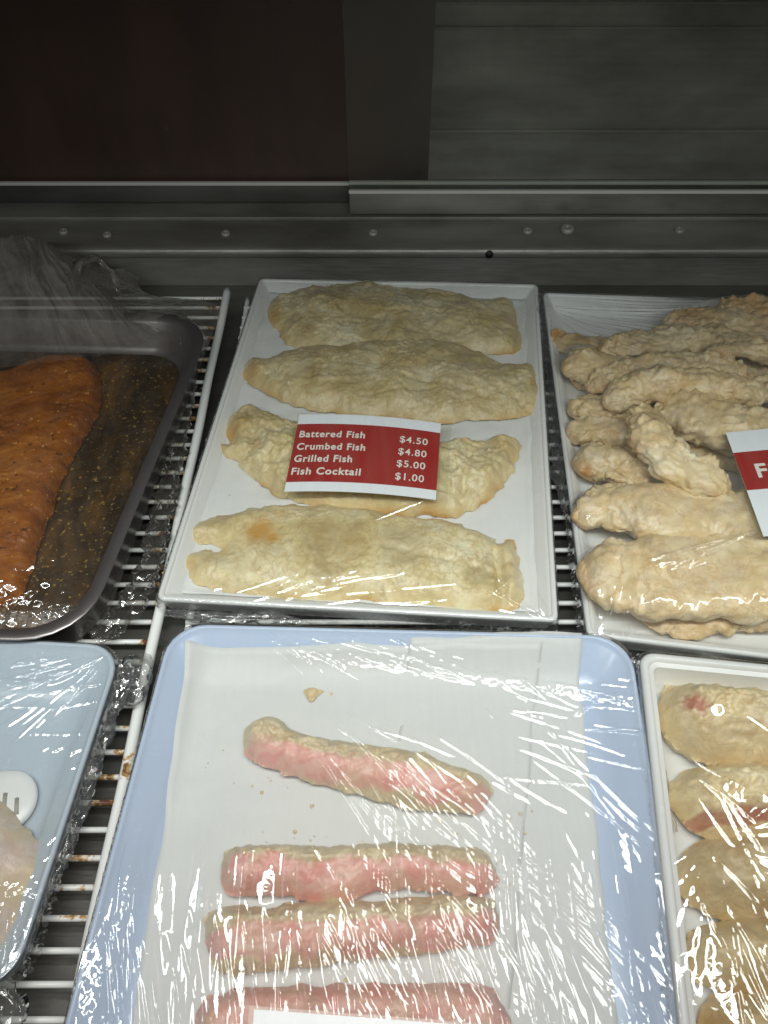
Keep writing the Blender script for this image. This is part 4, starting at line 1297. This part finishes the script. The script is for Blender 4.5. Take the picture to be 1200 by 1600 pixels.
def wr_b(X, Y):
    yb = Y
    nearf = np.clip((P(600, 1330, .03)[1] - yb) / .06, 0, 1)        # stronger pulls towards the near side
    diag = np.clip((X + .06) / .06, 0, 1) * np.clip((P(600, 1100, .03)[1] - yb) / .04, 0, 1)
    r = .00030 * streaks(X, Y, math.radians(-57), .0050, .20, 31, .0010) * diag * np.clip(.35 + 1.3 * perlin(X / .06, Y / .07, 32), .05, 1)
    r = r + .00018 * streaks(X, Y, math.radians(89.5), .0042, .40, 33, .0004) * nearf * (1 - .6 * diag) + sagv(X, Y)
    r = r + .0004 * streaks(X, Y, math.radians(-25), .006, .05, 35) * np.clip(X / .05, 0, 1) * np.clip((yb - P(600, 1200, .03)[1]) / .04, 0, 1)
    # bunched band of film along the far rim
    yl = P(500, 1020, .03)[1] - .16 * np.clip(X + .06, -.1, .3)
    bnd = np.exp(-((yb - yl) / .009) ** 2) * np.clip((X + .075) / .02, 0, 1)
    r = r + .0008 * bnd * fbm(X / .006, Y / .004, 36, 4) + .0016 * np.exp(-((yb - yl) / .004) ** 2) * np.clip((X + .075) / .02, 0, 1)
    # creased skin along the left side
    lw = P(170, 1400, .03)[0] + .0
    eL = np.exp(-np.abs((X - (QB[3][0] + (QB[0][0] - QB[3][0]) * np.clip((QB[3][1] - Y) / (QB[3][1] - QB[0][1]), 0, 1)) - .012)) / .010)
    r = r + .00035 * eL * fbm(X / .0034, Y / .014, 37, 3) * np.clip((P(200, 1230, .03)[1] - yb) / .05, 0, 1)
    r = r + creases(X, Y, [((405, 990), (490, 1037), .001, .0008), ((430, 985), (580, 1075), .001, .0008), ((515, 1010), (600, 1045), .0008, .0008), ((515, 1115), (700, 1310), .0011, .001), ((480, 1165), (640, 1340), .0012, .0011), ((530, 1110), (760, 1245), .0008, .0009), ((560, 1165), (680, 1255), .0009, .0009),
                           ((610, 1040), (740, 1070), .0009, .0009), ((740, 1090), (790, 1145), .0008, .0008), ((790, 1112), (880, 1140), .0009, .0008), ((880, 1140), (950, 1165), .0008, .0008), ((800, 1150), (940, 1180), .0007, .0008), ((770, 1060), (830, 1100), .001, .0009), ((815, 1062), (865, 1105), .001, .0009), ((895, 1120), (930, 1095), .0014, .0014),
                           ((765, 1220), (820, 1250), .0012, .001), ((770, 1215), (940, 1228), .0007, .0008)], .032)
    return r + many_creases(X, Y, SEG_BLUE, .031)


def wr_s(X, Y):
    c = P(1130, 1300, .05)[:2]
    r = .00015 * streaks(X, Y, math.radians(-62), .010, .16, 41) + .0006 * radial(X, Y, c, 10, 42, .12)
    return many_creases(X, Y, SEG_SAUS, .040) + r * np.clip((P(1100, 1230, .05)[1] - Y) / .04, .08, 1)


def wr_i(X, Y):
    c = tl
    r = .0008 * radial(X, Y, c, 15, 51, .11) + .00035 * streaks(X, Y, math.radians(50), .006, .08, 52) * np.clip(.3 + perlin(X / .06, Y / .05, 53), 0, 1)
    r = r + creases(X, Y, [((0, 1175), (150, 1045), .0010, .0009), ((20, 1160), (158, 1030), .0009, .0009), ((50, 1140), (118, 1075), .0008, .0008), ((0, 1100), (82, 1107), .0007, .0008), ((0, 1062), (60, 1068), .0016, .0014), ((40, 1145), (145, 1146), .0006, .0008), ((50, 1040), (110, 1025), .0009, .0009),
                           ((0, 1470), (32, 1405), .0016, .0016), ((25, 1480), (60, 1400), .0012, .0012), ((65, 1345), (88, 1322), .0009, .0009), ((108, 1202), (132, 1185), .0008, .0008), ((108, 1220), (120, 1213), .0008, .0008)], .034)
    r = r + .0011 * np.exp(-((Y - P(30, 1395, .035)[1]) / .005) ** 2) * fbm(X / .005, Y / .005, 55, 3)
    return r + many_creases(X, Y, SEG_ICE, .033)


film('cling_film', QC, .004, ZC, M['film'], 'clear film pulled tight over the four battered fillets', wr_c, seed=1, up=3)
film('cling_film', QR, .004, ZR, M['film_dull'], 'hazy creased film over the heap in the right tray, with a bright fold', wr_r, seed=2, up=3)
film('cling_film', QB, .024, ZB, M['film'], 'streaky wrinkled film over the pink sticks on the blue tray', wr_b, seed=3, res=.0022, up=4)
film('cling_film', QS, .008, ZS, M['film'], 'crinkled shiny film over the battered sausages at lower right', wr_s, seed=4, up=3)
film('cling_film', QI, .020, ZI, M['film'], 'film with long corner creases over the ice blue tray', wr_i, seed=5, up=3)

# bunched film hanging in the gaps ------------------------------------
def bunch(name, pts, widths, label, seed, z0=.012, amp=.004, nw=22):
    """a crumpled gathered rope of film along a path"""
    pts = np.array([P(x, y, z) for x, y, z in pts])
    L = np.concatenate([[0], np.cumsum(np.linalg.norm(np.diff(pts, axis=0), axis=1))])
    n = max(12, int(L[-1] / .0014))
    s = np.linspace(0, L[-1], n)
    c = np.stack([np.interp(s, L, pts[:, k]) for k in range(3)], 1)
    wd = np.interp(s, L, widths)
    t = np.gradient(c, axis=0); t /= np.linalg.norm(t, axis=1)[:, None]
    side = np.stack([t[:, 1], -t[:, 0], t[:, 2] * 0], 1)
    A = np.linspace(0, 2 * math.pi, nw, endpoint=False)
    S_, A_ = np.meshgrid(s, A, indexing='ij')
    rr = wd[:, None] * (.62 + .55 * fbm(S_ / .016, np.cos(A_) * 1.4 + np.sin(A_) * 3.1, seed, 3)) + amp * .5 * ridged(S_ / .010, A_ * 1.6 + np.cos(A_), seed + 3, 2) * .4
    V = c[:, None, :] + rr[..., None] * (np.cos(A_)[..., None] * side[:, None, :] + .55 * np.sin(A_)[..., None] * np.array([0, 0, 1.0]))
    V = V.reshape(-1, 3)
    i = np.arange(n * nw).reshape(n, nw)
    j = np.roll(i, -1, 1)
    q = np.stack([i[:-1].ravel(), j[:-1].ravel(), j[1:].ravel(), i[1:].ravel()], 1)
    org = V.mean(0)
    o = mesh(name, V - org, q, M['film_dull'], loc=tuple(org))
    if label: tag(o, label, 'plastic film', 'bunched ends of cling film')
    return o


bunch('bunched_film', [(846, 462, .020), (852, 520, .018), (857, 580, .012), (862, 660, .008), (872, 740, .008), (884, 800, .006)], [.006, .008, .007, .005, .006, .002], 'gathered film squeezed between the centre and right trays', 61)
bunch('bunched_film', [(192, 1040, .022), (196, 1062, .020), (178, 1110, .017), (152, 1185, .016), (122, 1270, .015), (92, 1350, .014), (60, 1430, .014)], [.004, .008, .005, .005, .0055, .005, .002], 'rope of bunched film along the right side of the ice blue tray', 62)
bunch('bunched_film', [(185, 1050, .008), (200, 1030, .014), (218, 1038, .016), (222, 1065, .014), (212, 1090, .012), (195, 1085, .010)], [.003, .006, .009, .010, .009, .004], 'crumpled knot of film sticking out onto the rack rail', 63)
bunch('bunched_film', [(258, 957, .006), (300, 962, .010), (350, 966, .010), (420, 964, .012), (470, 972, .012)], [.003, .005, .005, .006, .003], 'crumpled film tucked between the centre and blue trays', 64)
bunch('bunched_film', [(990, 1030, .026), (1002, 1062, .022), (1010, 1105, .020), (1018, 1150, .018), (1030, 1200, .016), (1050, 1300, .014)], [.004, .006, .006, .005, .004, .003], 'crinkled film between the blue tray and the sausage tray', 65)

# clear bag round the roasting pan ---------------------------------------
pkp = PY(37, 368, .705)
def bag_ridge(X, Y):
    d, t = seg_dist(X, Y, np.array([pkp[0], pkp[1] - .004]), np.array([pkp[0] - .25, pkp[1] - .02]))
    z = pkp[2] - .055 * (d / .09) - .05 * 0
    d2, t2 = seg_dist(X, Y, pkp[:2], P(130, 480, .06)[:2])
    z2 = pkp[2] * (1 - t2) + .050 * t2 - .9 * d2
    return np.maximum(np.where(d < .10, z, -1), np.where(d2 < .03, z2, -1))
def wr_bag(X, Y):
    r = .0012 * streaks(X, Y, math.radians(75), .012, .10, 71, .012) + .0007 * streaks(X, Y, math.radians(35), .008, .06, 72)
    rim = np.clip((X - P(250, 800, .02)[0]) / .03, 0, 1)
    r = r + .0018 * rim * fbm(X / .012, Y / .02, 73, 3)
    fr = np.exp(-((Y - P(100, 945, .03)[1]) / .03) ** 2)
    r = r + .0020 * fr * fbm(X / .014, Y / .008, 74, 4) + .0012 * fr * streaks(X, Y, math.radians(60), .006, .04, 75)
    return r
for q in [round_loop(QP, 0, .048, 7)]:
    q = np.array(q)
    ring = np.concatenate([q + (np.roll(q, -1, 0) - q) * f for f in np.linspace(0, .98, 60)])
    CONTENT.append(np.concatenate([ring, np.full((len(ring), 1), ZP + .001)], 1))
QG = [P(-640, 1060, .006)[:2], P(150, 1012, .006)[:2], P(352, 470, .006)[:2], np.array([-.75, .752])]
slab('marinated_meat', [(-300, 600), (-100, 585), (0, 585), (55, 562), (100, 560), (143, 562), (156, 600), (150, 648), (125, 690), (97, 740), (78, 800), (60, 850), (42, 900), (15, 935), (-60, 950), (-300, 940)],
     .012, .020, M['meat'], 'large orange marinated slab of meat in the roasting pan', 'meat', seed=81, R=.012, lump=.0012, lumpw=.03, wr=.0006, goldedge=0, edge_wob=.0014, rim=0)
def bag_cloud(X, Y):
    q = [np.array(p[:2]) for p in QP]
    e = (q[2] - q[1]) / np.linalg.norm(q[2] - q[1]); nn = np.array([-e[1], e[0]])
    d = (X - q[1][0]) * nn[0] + (Y - q[1][1]) * nn[1]          # metres inside the pan's right edge
    side = np.clip((.022 - d) / .022, 0, 1)
    back = np.clip((Y - P(100, 540, .04)[1]) / .05, 0, 1)
    w = np.clip(.5 + .7 * fbm(X / .03, Y / .05, 76, 4), .1, 1.2)
    return w * (.17 * side + .20 * back) + .02 * np.clip(fbm(X / .05, Y / .03, 77, 3), 0, 1)


bagf = film('plastic_bag', QG, .03, .006, M['bag'], 'clear loose plastic bag wrapped round the roasting pan, rising to a peak at the back', wr_bag, res=.004, up=3, skirt=0, seed=7, group=None, iters=900, init=.046, cloud=bag_cloud, extra=bag_ridge, cat='plastic bag')

# white slotted server handle in the ice blue tray -------------------------
def slotted_server():
    cpx = P(5, 1248, .016)
    r = empty('serving_tongs', (cpx[0], cpx[1], .010), 'white plastic slotted tongs end poking out beside the raw fillet', 'tongs')
    bm = bmesh.new()
    out = []
    R = .0195
    for k in range(40):
        a = -math.pi * .5 + math.pi * k / 39
        out.append((R * math.cos(a) * .95, R * math.sin(a)))
    out += [(-.05, R * .9), (-.05, -R * .9)]
    V, Fc = [], []
    for (d, z) in ((0, 0), (0, .002), (.0012, .0036), (.006, .0042)):
        for x, y in out:
            l = math.hypot(x, y) if x > 0 else abs(y)
            k = 1 - d / max(l, .01)
            V.append((x * k if x > 0 else x, y * k, z))
    n = len(out)
    for i in range(3):
        for k in range(n): Fc.append([i * n + k, i * n + (k + 1) % n, (i + 1) * n + (k + 1) % n, (i + 1) * n + k])
    Fc.append([3 * n + k for k in range(n)])
    o = mesh('tongs_end', V, Fc, M['server'], r); shade_auto(o, 50)
    bm.free()
    for dx, dy, ln in ((.0005, -.002, .012), (.0085, -.004, .010)):
        pts = [(dx - .001, dy + ln / 2, .0040), (dx + .0015, dy - ln / 2, .0040)]
        V, Fc = tube_vf(pts, .0014, 10)
        mesh('slot', V, Fc, M['slot'], r)


M['server'] = m_plain('white_plastic', (.80, .81, .79), .35)
M['slot'] = m_plain('slot_shadow_grey', (.36, .35, .30), .6)
slotted_server()

# ================================================================== PRICE CARDS
def m_card():
    m, t, b, o = nt('card_white')
    b.inputs['Base Color'].default_value = (.80, .85, .95, 1)
    b.inputs['Roughness'].default_value = .55
    b.inputs['Specular IOR Level'].default_value = .2
    return m


M['card_white'] = m_card()
M['card_red'] = m_plain('card_red_print', (.34, .016, .016), .35, var=.04)
M['print_white'] = m_plain('card_white_print', (.80, .78, .76), .4, var=.01)
M['laminate'] = m_film('clear_laminate', .03, .16, .35, (.97, .97, .95), .1, (.7, .66, .55))


def text_mesh(txt, bold=.027, wide=1.0):
    cu = bpy.data.curves.new('lettering', 'FONT')
    cu.body = txt; cu.size = 1.0; cu.offset = bold; cu.space_character = 1.12
    cu.resolution_u = 4
    o = bpy.data.objects.new('lettering', cu); C.objects.link(o)
    dg = bpy.context.evaluated_depsgraph_get(); dg.update()
    me = bpy.data.meshes.new_from_object(o.evaluated_get(dg))
    v = np.array([x.co for x in me.vertices]); f = [list(p.vertices) for p in me.polygons]
    bpy.data.objects.remove(o); bpy.data.curves.remove(cu); bpy.data.meshes.remove(me)
    return v, f


def card(label, corners, stripes, texts, lam=(0, 0, 0, 0), bow=0.0, cat='price card'):
    """corners TL TR BR BL in world; u to the right, v downwards"""
    K = [np.array(c, float) for c in corners]
    org = sum(K) / 4
    wdt = np.linalg.norm(K[1] - K[0]); hgt = np.linalg.norm(K[3] - K[0])
    nrm = np.cross(K[1] - K[0], K[0] - K[3]); nrm /= np.linalg.norm(nrm)

    def at(u, v, h=0):
        p = K[0] * (1 - u) * (1 - v) + K[1] * u * (1 - v) + K[2] * u * v + K[3] * (1 - u) * v
        return p - org + nrm * (h + bow * 4 * u * (1 - u))
    r = empty('price_card', tuple(org), label, cat, 'price cards')

    def patch(nm, u0, u1, v0, v1, h, th, mat):
        n = 14; V, Fc = [], []
        for k in range(n + 1):
            u = u0 + (u1 - u0) * k / n
            V += [at(u, v0, h), at(u, v1, h), at(u, v0, h - th), at(u, v1, h - th)]
        for k in range(n):
            a, b = 4 * k, 4 * k + 4
            Fc += [[a, a + 1, b + 1, b], [a + 2, b + 2, b + 3, a + 3], [a, b, b + 2, a + 2], [a + 1, a + 3, b + 3, b + 1]]
        Fc += [[0, 2, 3, 1], [4 * n, 4 * n + 1, 4 * n + 3, 4 * n + 2]]
        o = mesh(nm, V, Fc, mat, r); shade_auto(o, 60)
        return o
    patch('card_sheet', 0, 1, 0, 1, 0, .0004, M['card_white'])
    patch('laminate_border', -lam[0], 1 + lam[1], -lam[2], 1 + lam[3], .0012, .0003, M['laminate'])
    for (v0, v1) in stripes: patch('red_panel', 0, 1, v0, v1, .0002, .0001, M['card_red'])
    for (txt, u, v, capu, align, wide) in texts:
        vv, ff = text_mesh(txt, .012 if txt[0] == '$' else .026)
        w0 = vv[:, 0].max() - vv[:, 0].min()
        sc_v = capu / .73
        sc_u = wide / w0
        base = u - vv[:, 0].min() * sc_u if align == 'L' else u - vv[:, 0].max() * sc_u
        pts = [at(base + x * sc_u, v - y * sc_v, .00045) for x, y, z in vv]
        o = mesh('lettering', pts, ff, M['print_white'], r, smooth=False)
    return r


zk = .0365
card('red and white price card listing four kinds of fish', [P(468, 648, zk + .001), P(689, 662, zk), P(681, 781, zk), P(444, 768, zk + .001)],
     [(.135, .888)],
     [('Battered Fish', .030, .318, .088, 'L', .455), ('Crumbed Fish', .028, .483, .088, 'L', .470), ('Grilled Fish', .026, .640, .088, 'L', .395), ('Fish Cocktail', .024, .800, .088, 'L', .465),
      ('$4.50', .918, .330, .088, 'R', .192), ('$4.80', .916, .493, .088, 'R', .192), ('$5.00', .914, .650, .088, 'R', .192), ('$1.00', .912, .812, .088, 'R', .192)], lam=(.012, .075, .01, .02), bow=.004)
zk = .056
card('red and white price card cut by the frame, reading Fi', [P(1134, 676, zk), P(1400, 655, zk), P(1480, 820, zk), P(1193, 838, zk)],
     [(.215, .585)], [('Fi', .088, .475, .135, 'L', .098)], lam=(.03, .02, .01, .01), bow=.001)
zk = .040
card('blank white card edge at the bottom of the blue tray', [P(397, 1577, zk + .003), P(760, 1604, zk + .003), P(770, 1760, zk), P(385, 1745, zk)], [], [], lam=(.02, .02, .03, .02))

bagm = bpy.data.objects['plastic_bag']
def bag_piece(pts, widths, seed, amp=.010, mat='bag_mouth'):
    o = bunch('bag_mouth', pts, widths, None, seed, amp=amp, nw=30)
    for k in ('label', 'category', 'group'):
        if k in o: del o[k]
    o.data.materials[0] = M[mat]
    o.location = o.location - bagm.location
    o.parent = bagm


def bag_sheet():
    """the gathered mouth of the bag, standing up behind the pan to a soft peak"""
    top = np.array([PY(x, y, yy) for x, y, yy in ((-220, 470, .70), (-120, 440, .70), (-40, 405, .70), (5, 374, .702), (37, 365, .704), (70, 379, .702), (105, 402, .70), (140, 438, .695), (175, 468, .69), (215, 488, .68))])
    front = np.array([P(x, y, z) for x, y, z in ((-260, 640, .050), (-150, 610, .052), (-60, 590, .053), (0, 575, .054), (60, 565, .053), (110, 560, .051), (150, 555, .049), (190, 548, .046), (225, 535, .043), (262, 520, .042))])
    back = top.copy(); back[:, 1] += .045; back[:, 2] = .022
    nu, nv = 260, 150
    u = np.linspace(0, 9, nu)
    ip = lambda A_: np.stack([np.interp(u, np.arange(10), A_[:, k]) for k in range(3)], 1)
    def sm(A_):
        ker = np.hanning(31)[1:-1]; ker /= ker.sum()
        return np.stack([np.convolve(np.concatenate([np.full(14, A_[0, k]), A_[:, k], np.full(14, A_[-1, k])]), ker, 'valid') for k in range(3)], 1)
    F_, T_, B_ = sm(ip(front)), ip(top), sm(ip(back))
    ker = np.hanning(13)[1:-1]; ker /= ker.sum()
    T_ = np.stack([np.convolve(np.concatenate([np.full(5, T_[0, k]), T_[:, k], np.full(5, T_[-1, k])]), ker, 'valid') for k in range(3)], 1)
    v = np.linspace(0, 1, nv)[None, :, None]
    # front -> peak -> behind, as a soft curve
    V = np.where(v < .7, F_[:, None] * (1 - v / .7) + T_[:, None] * (v / .7), T_[:, None] * (1 - (v - .7) / .3) + B_[:, None] * ((v - .7) / .3))
    U_, W_ = np.meshgrid(u, np.linspace(0, 1, nv), indexing='ij')
    hump = np.sin(np.pi * np.clip(W_ / .7, 0, 1)) * .016
    V[..., 2] += hump * np.clip(U_ / 2, .3, 1) * np.clip((9 - U_) / 2, 0, 1)
    f1 = fbm(U_ / .9 + .8 * W_, W_ / .30, 91, 4); f2 = np.abs(perlin(U_ / .8 - 1.1 * W_, W_ / .7, 92)); f3 = ridged(U_ / .8 + 2.2 * W_, W_ / .7, 93, 3)
    V[..., 1] += -.004 * f1 - .008 * f2
    V[..., 2] += .003 * f1 + .0022 * f3 * np.clip(W_ * 3, 0, 1)
    V[..., 0] += .004 * fbm(U_ / 1.1, W_ / .4, 94, 3)
    cl = np.clip(.12 + .36 * W_ / .7 + .14 * fbm(U_ / .7, W_ / .2, 95, 4), .03, .5) * np.clip((9 - U_) / 1.2, .15, 1) * np.clip(W_ / .14, .1, 1)
    i = np.arange(nu * nv).reshape(nu, nv)
    q = np.stack([i[:-1, :-1].ravel(), i[1:, :-1].ravel(), i[1:, 1:].ravel(), i[:-1, 1:].ravel()], 1)
    V = V.reshape(-1, 3); org = V.mean(0)
    o = mesh('bag_mouth', V - org, q, M['bag'], loc=tuple(org - np.array(bagm.location)), attrs={'cloud': cl.ravel()})
    o.parent = bagm


bag_sheet()
bag_piece([(112, 445, .050), (124, 412, .060), (150, 402, .058), (176, 425, .044), (186, 458, .030)], [.004, .007, .006, .006, .004], 83, .004)
bag_piece([(300, 600, .010), (280, 690, .012), (255, 790, .012), (238, 880, .012), (200, 950, .012), (150, 1000, .010)], [.004, .008, .010, .011, .013, .008], 84, .006, 'bag')
bunch('bunched_film', [(-40, 1560, .020), (0, 1560, .022), (18, 1580, .018), (8, 1640, .012)], [.012, .012, .010, .006], 'scrunched film at the near corner of the ice blue tray', 66)

# crumbs of batter lying round the fillets and sticks ----------------------
def crumbs(name, spots, n, z, label, seed):
    rng = random.Random(seed)
    V, Fc = [], []
    for k in range(n):
        cx, cy, r = rng.choice(spots)
        a = rng.uniform(0, 6.28); q = r * math.sqrt(rng.uniform(.2, 1))
        p = P(cx + q * math.cos(a), cy + q * .7 * math.sin(a), z)
        sz = rng.choice((.0004, .0005, .0006, .0008, .0013))
        b0 = len(V)
        for j in range(6):
            t_ = j * 1.047 + rng.uniform(-.3, .3); rr = sz * rng.uniform(.6, 1.3)
            V.append((p[0] + rr * math.cos(t_), p[1] + rr * math.sin(t_), z))
        V.append((p[0], p[1], z + sz * .8))
        for j in range(6): Fc.append([b0 + j, b0 + (j + 1) % 6, b0 + 6])
    o = mesh(name, V, Fc, M['batter2'])
    tag(o, label, 'crumbs', kind='stuff')


crumbs('batter_crumbs', [(330, 870, 90), (800, 900, 30), (560, 940, 240), (640, 660, 240), (360, 740, 70), (820, 720, 60), (500, 545, 300)], 90, .0078, 'fine fried crumbs scattered on the centre tray paper', 5)
crumbs('batter_crumbs', [(600, 1300, 220), (560, 1410, 260), (760, 1300, 90), (400, 1180, 90)], 70, .0088, 'fine fried crumbs scattered on the blue tray paper', 6)
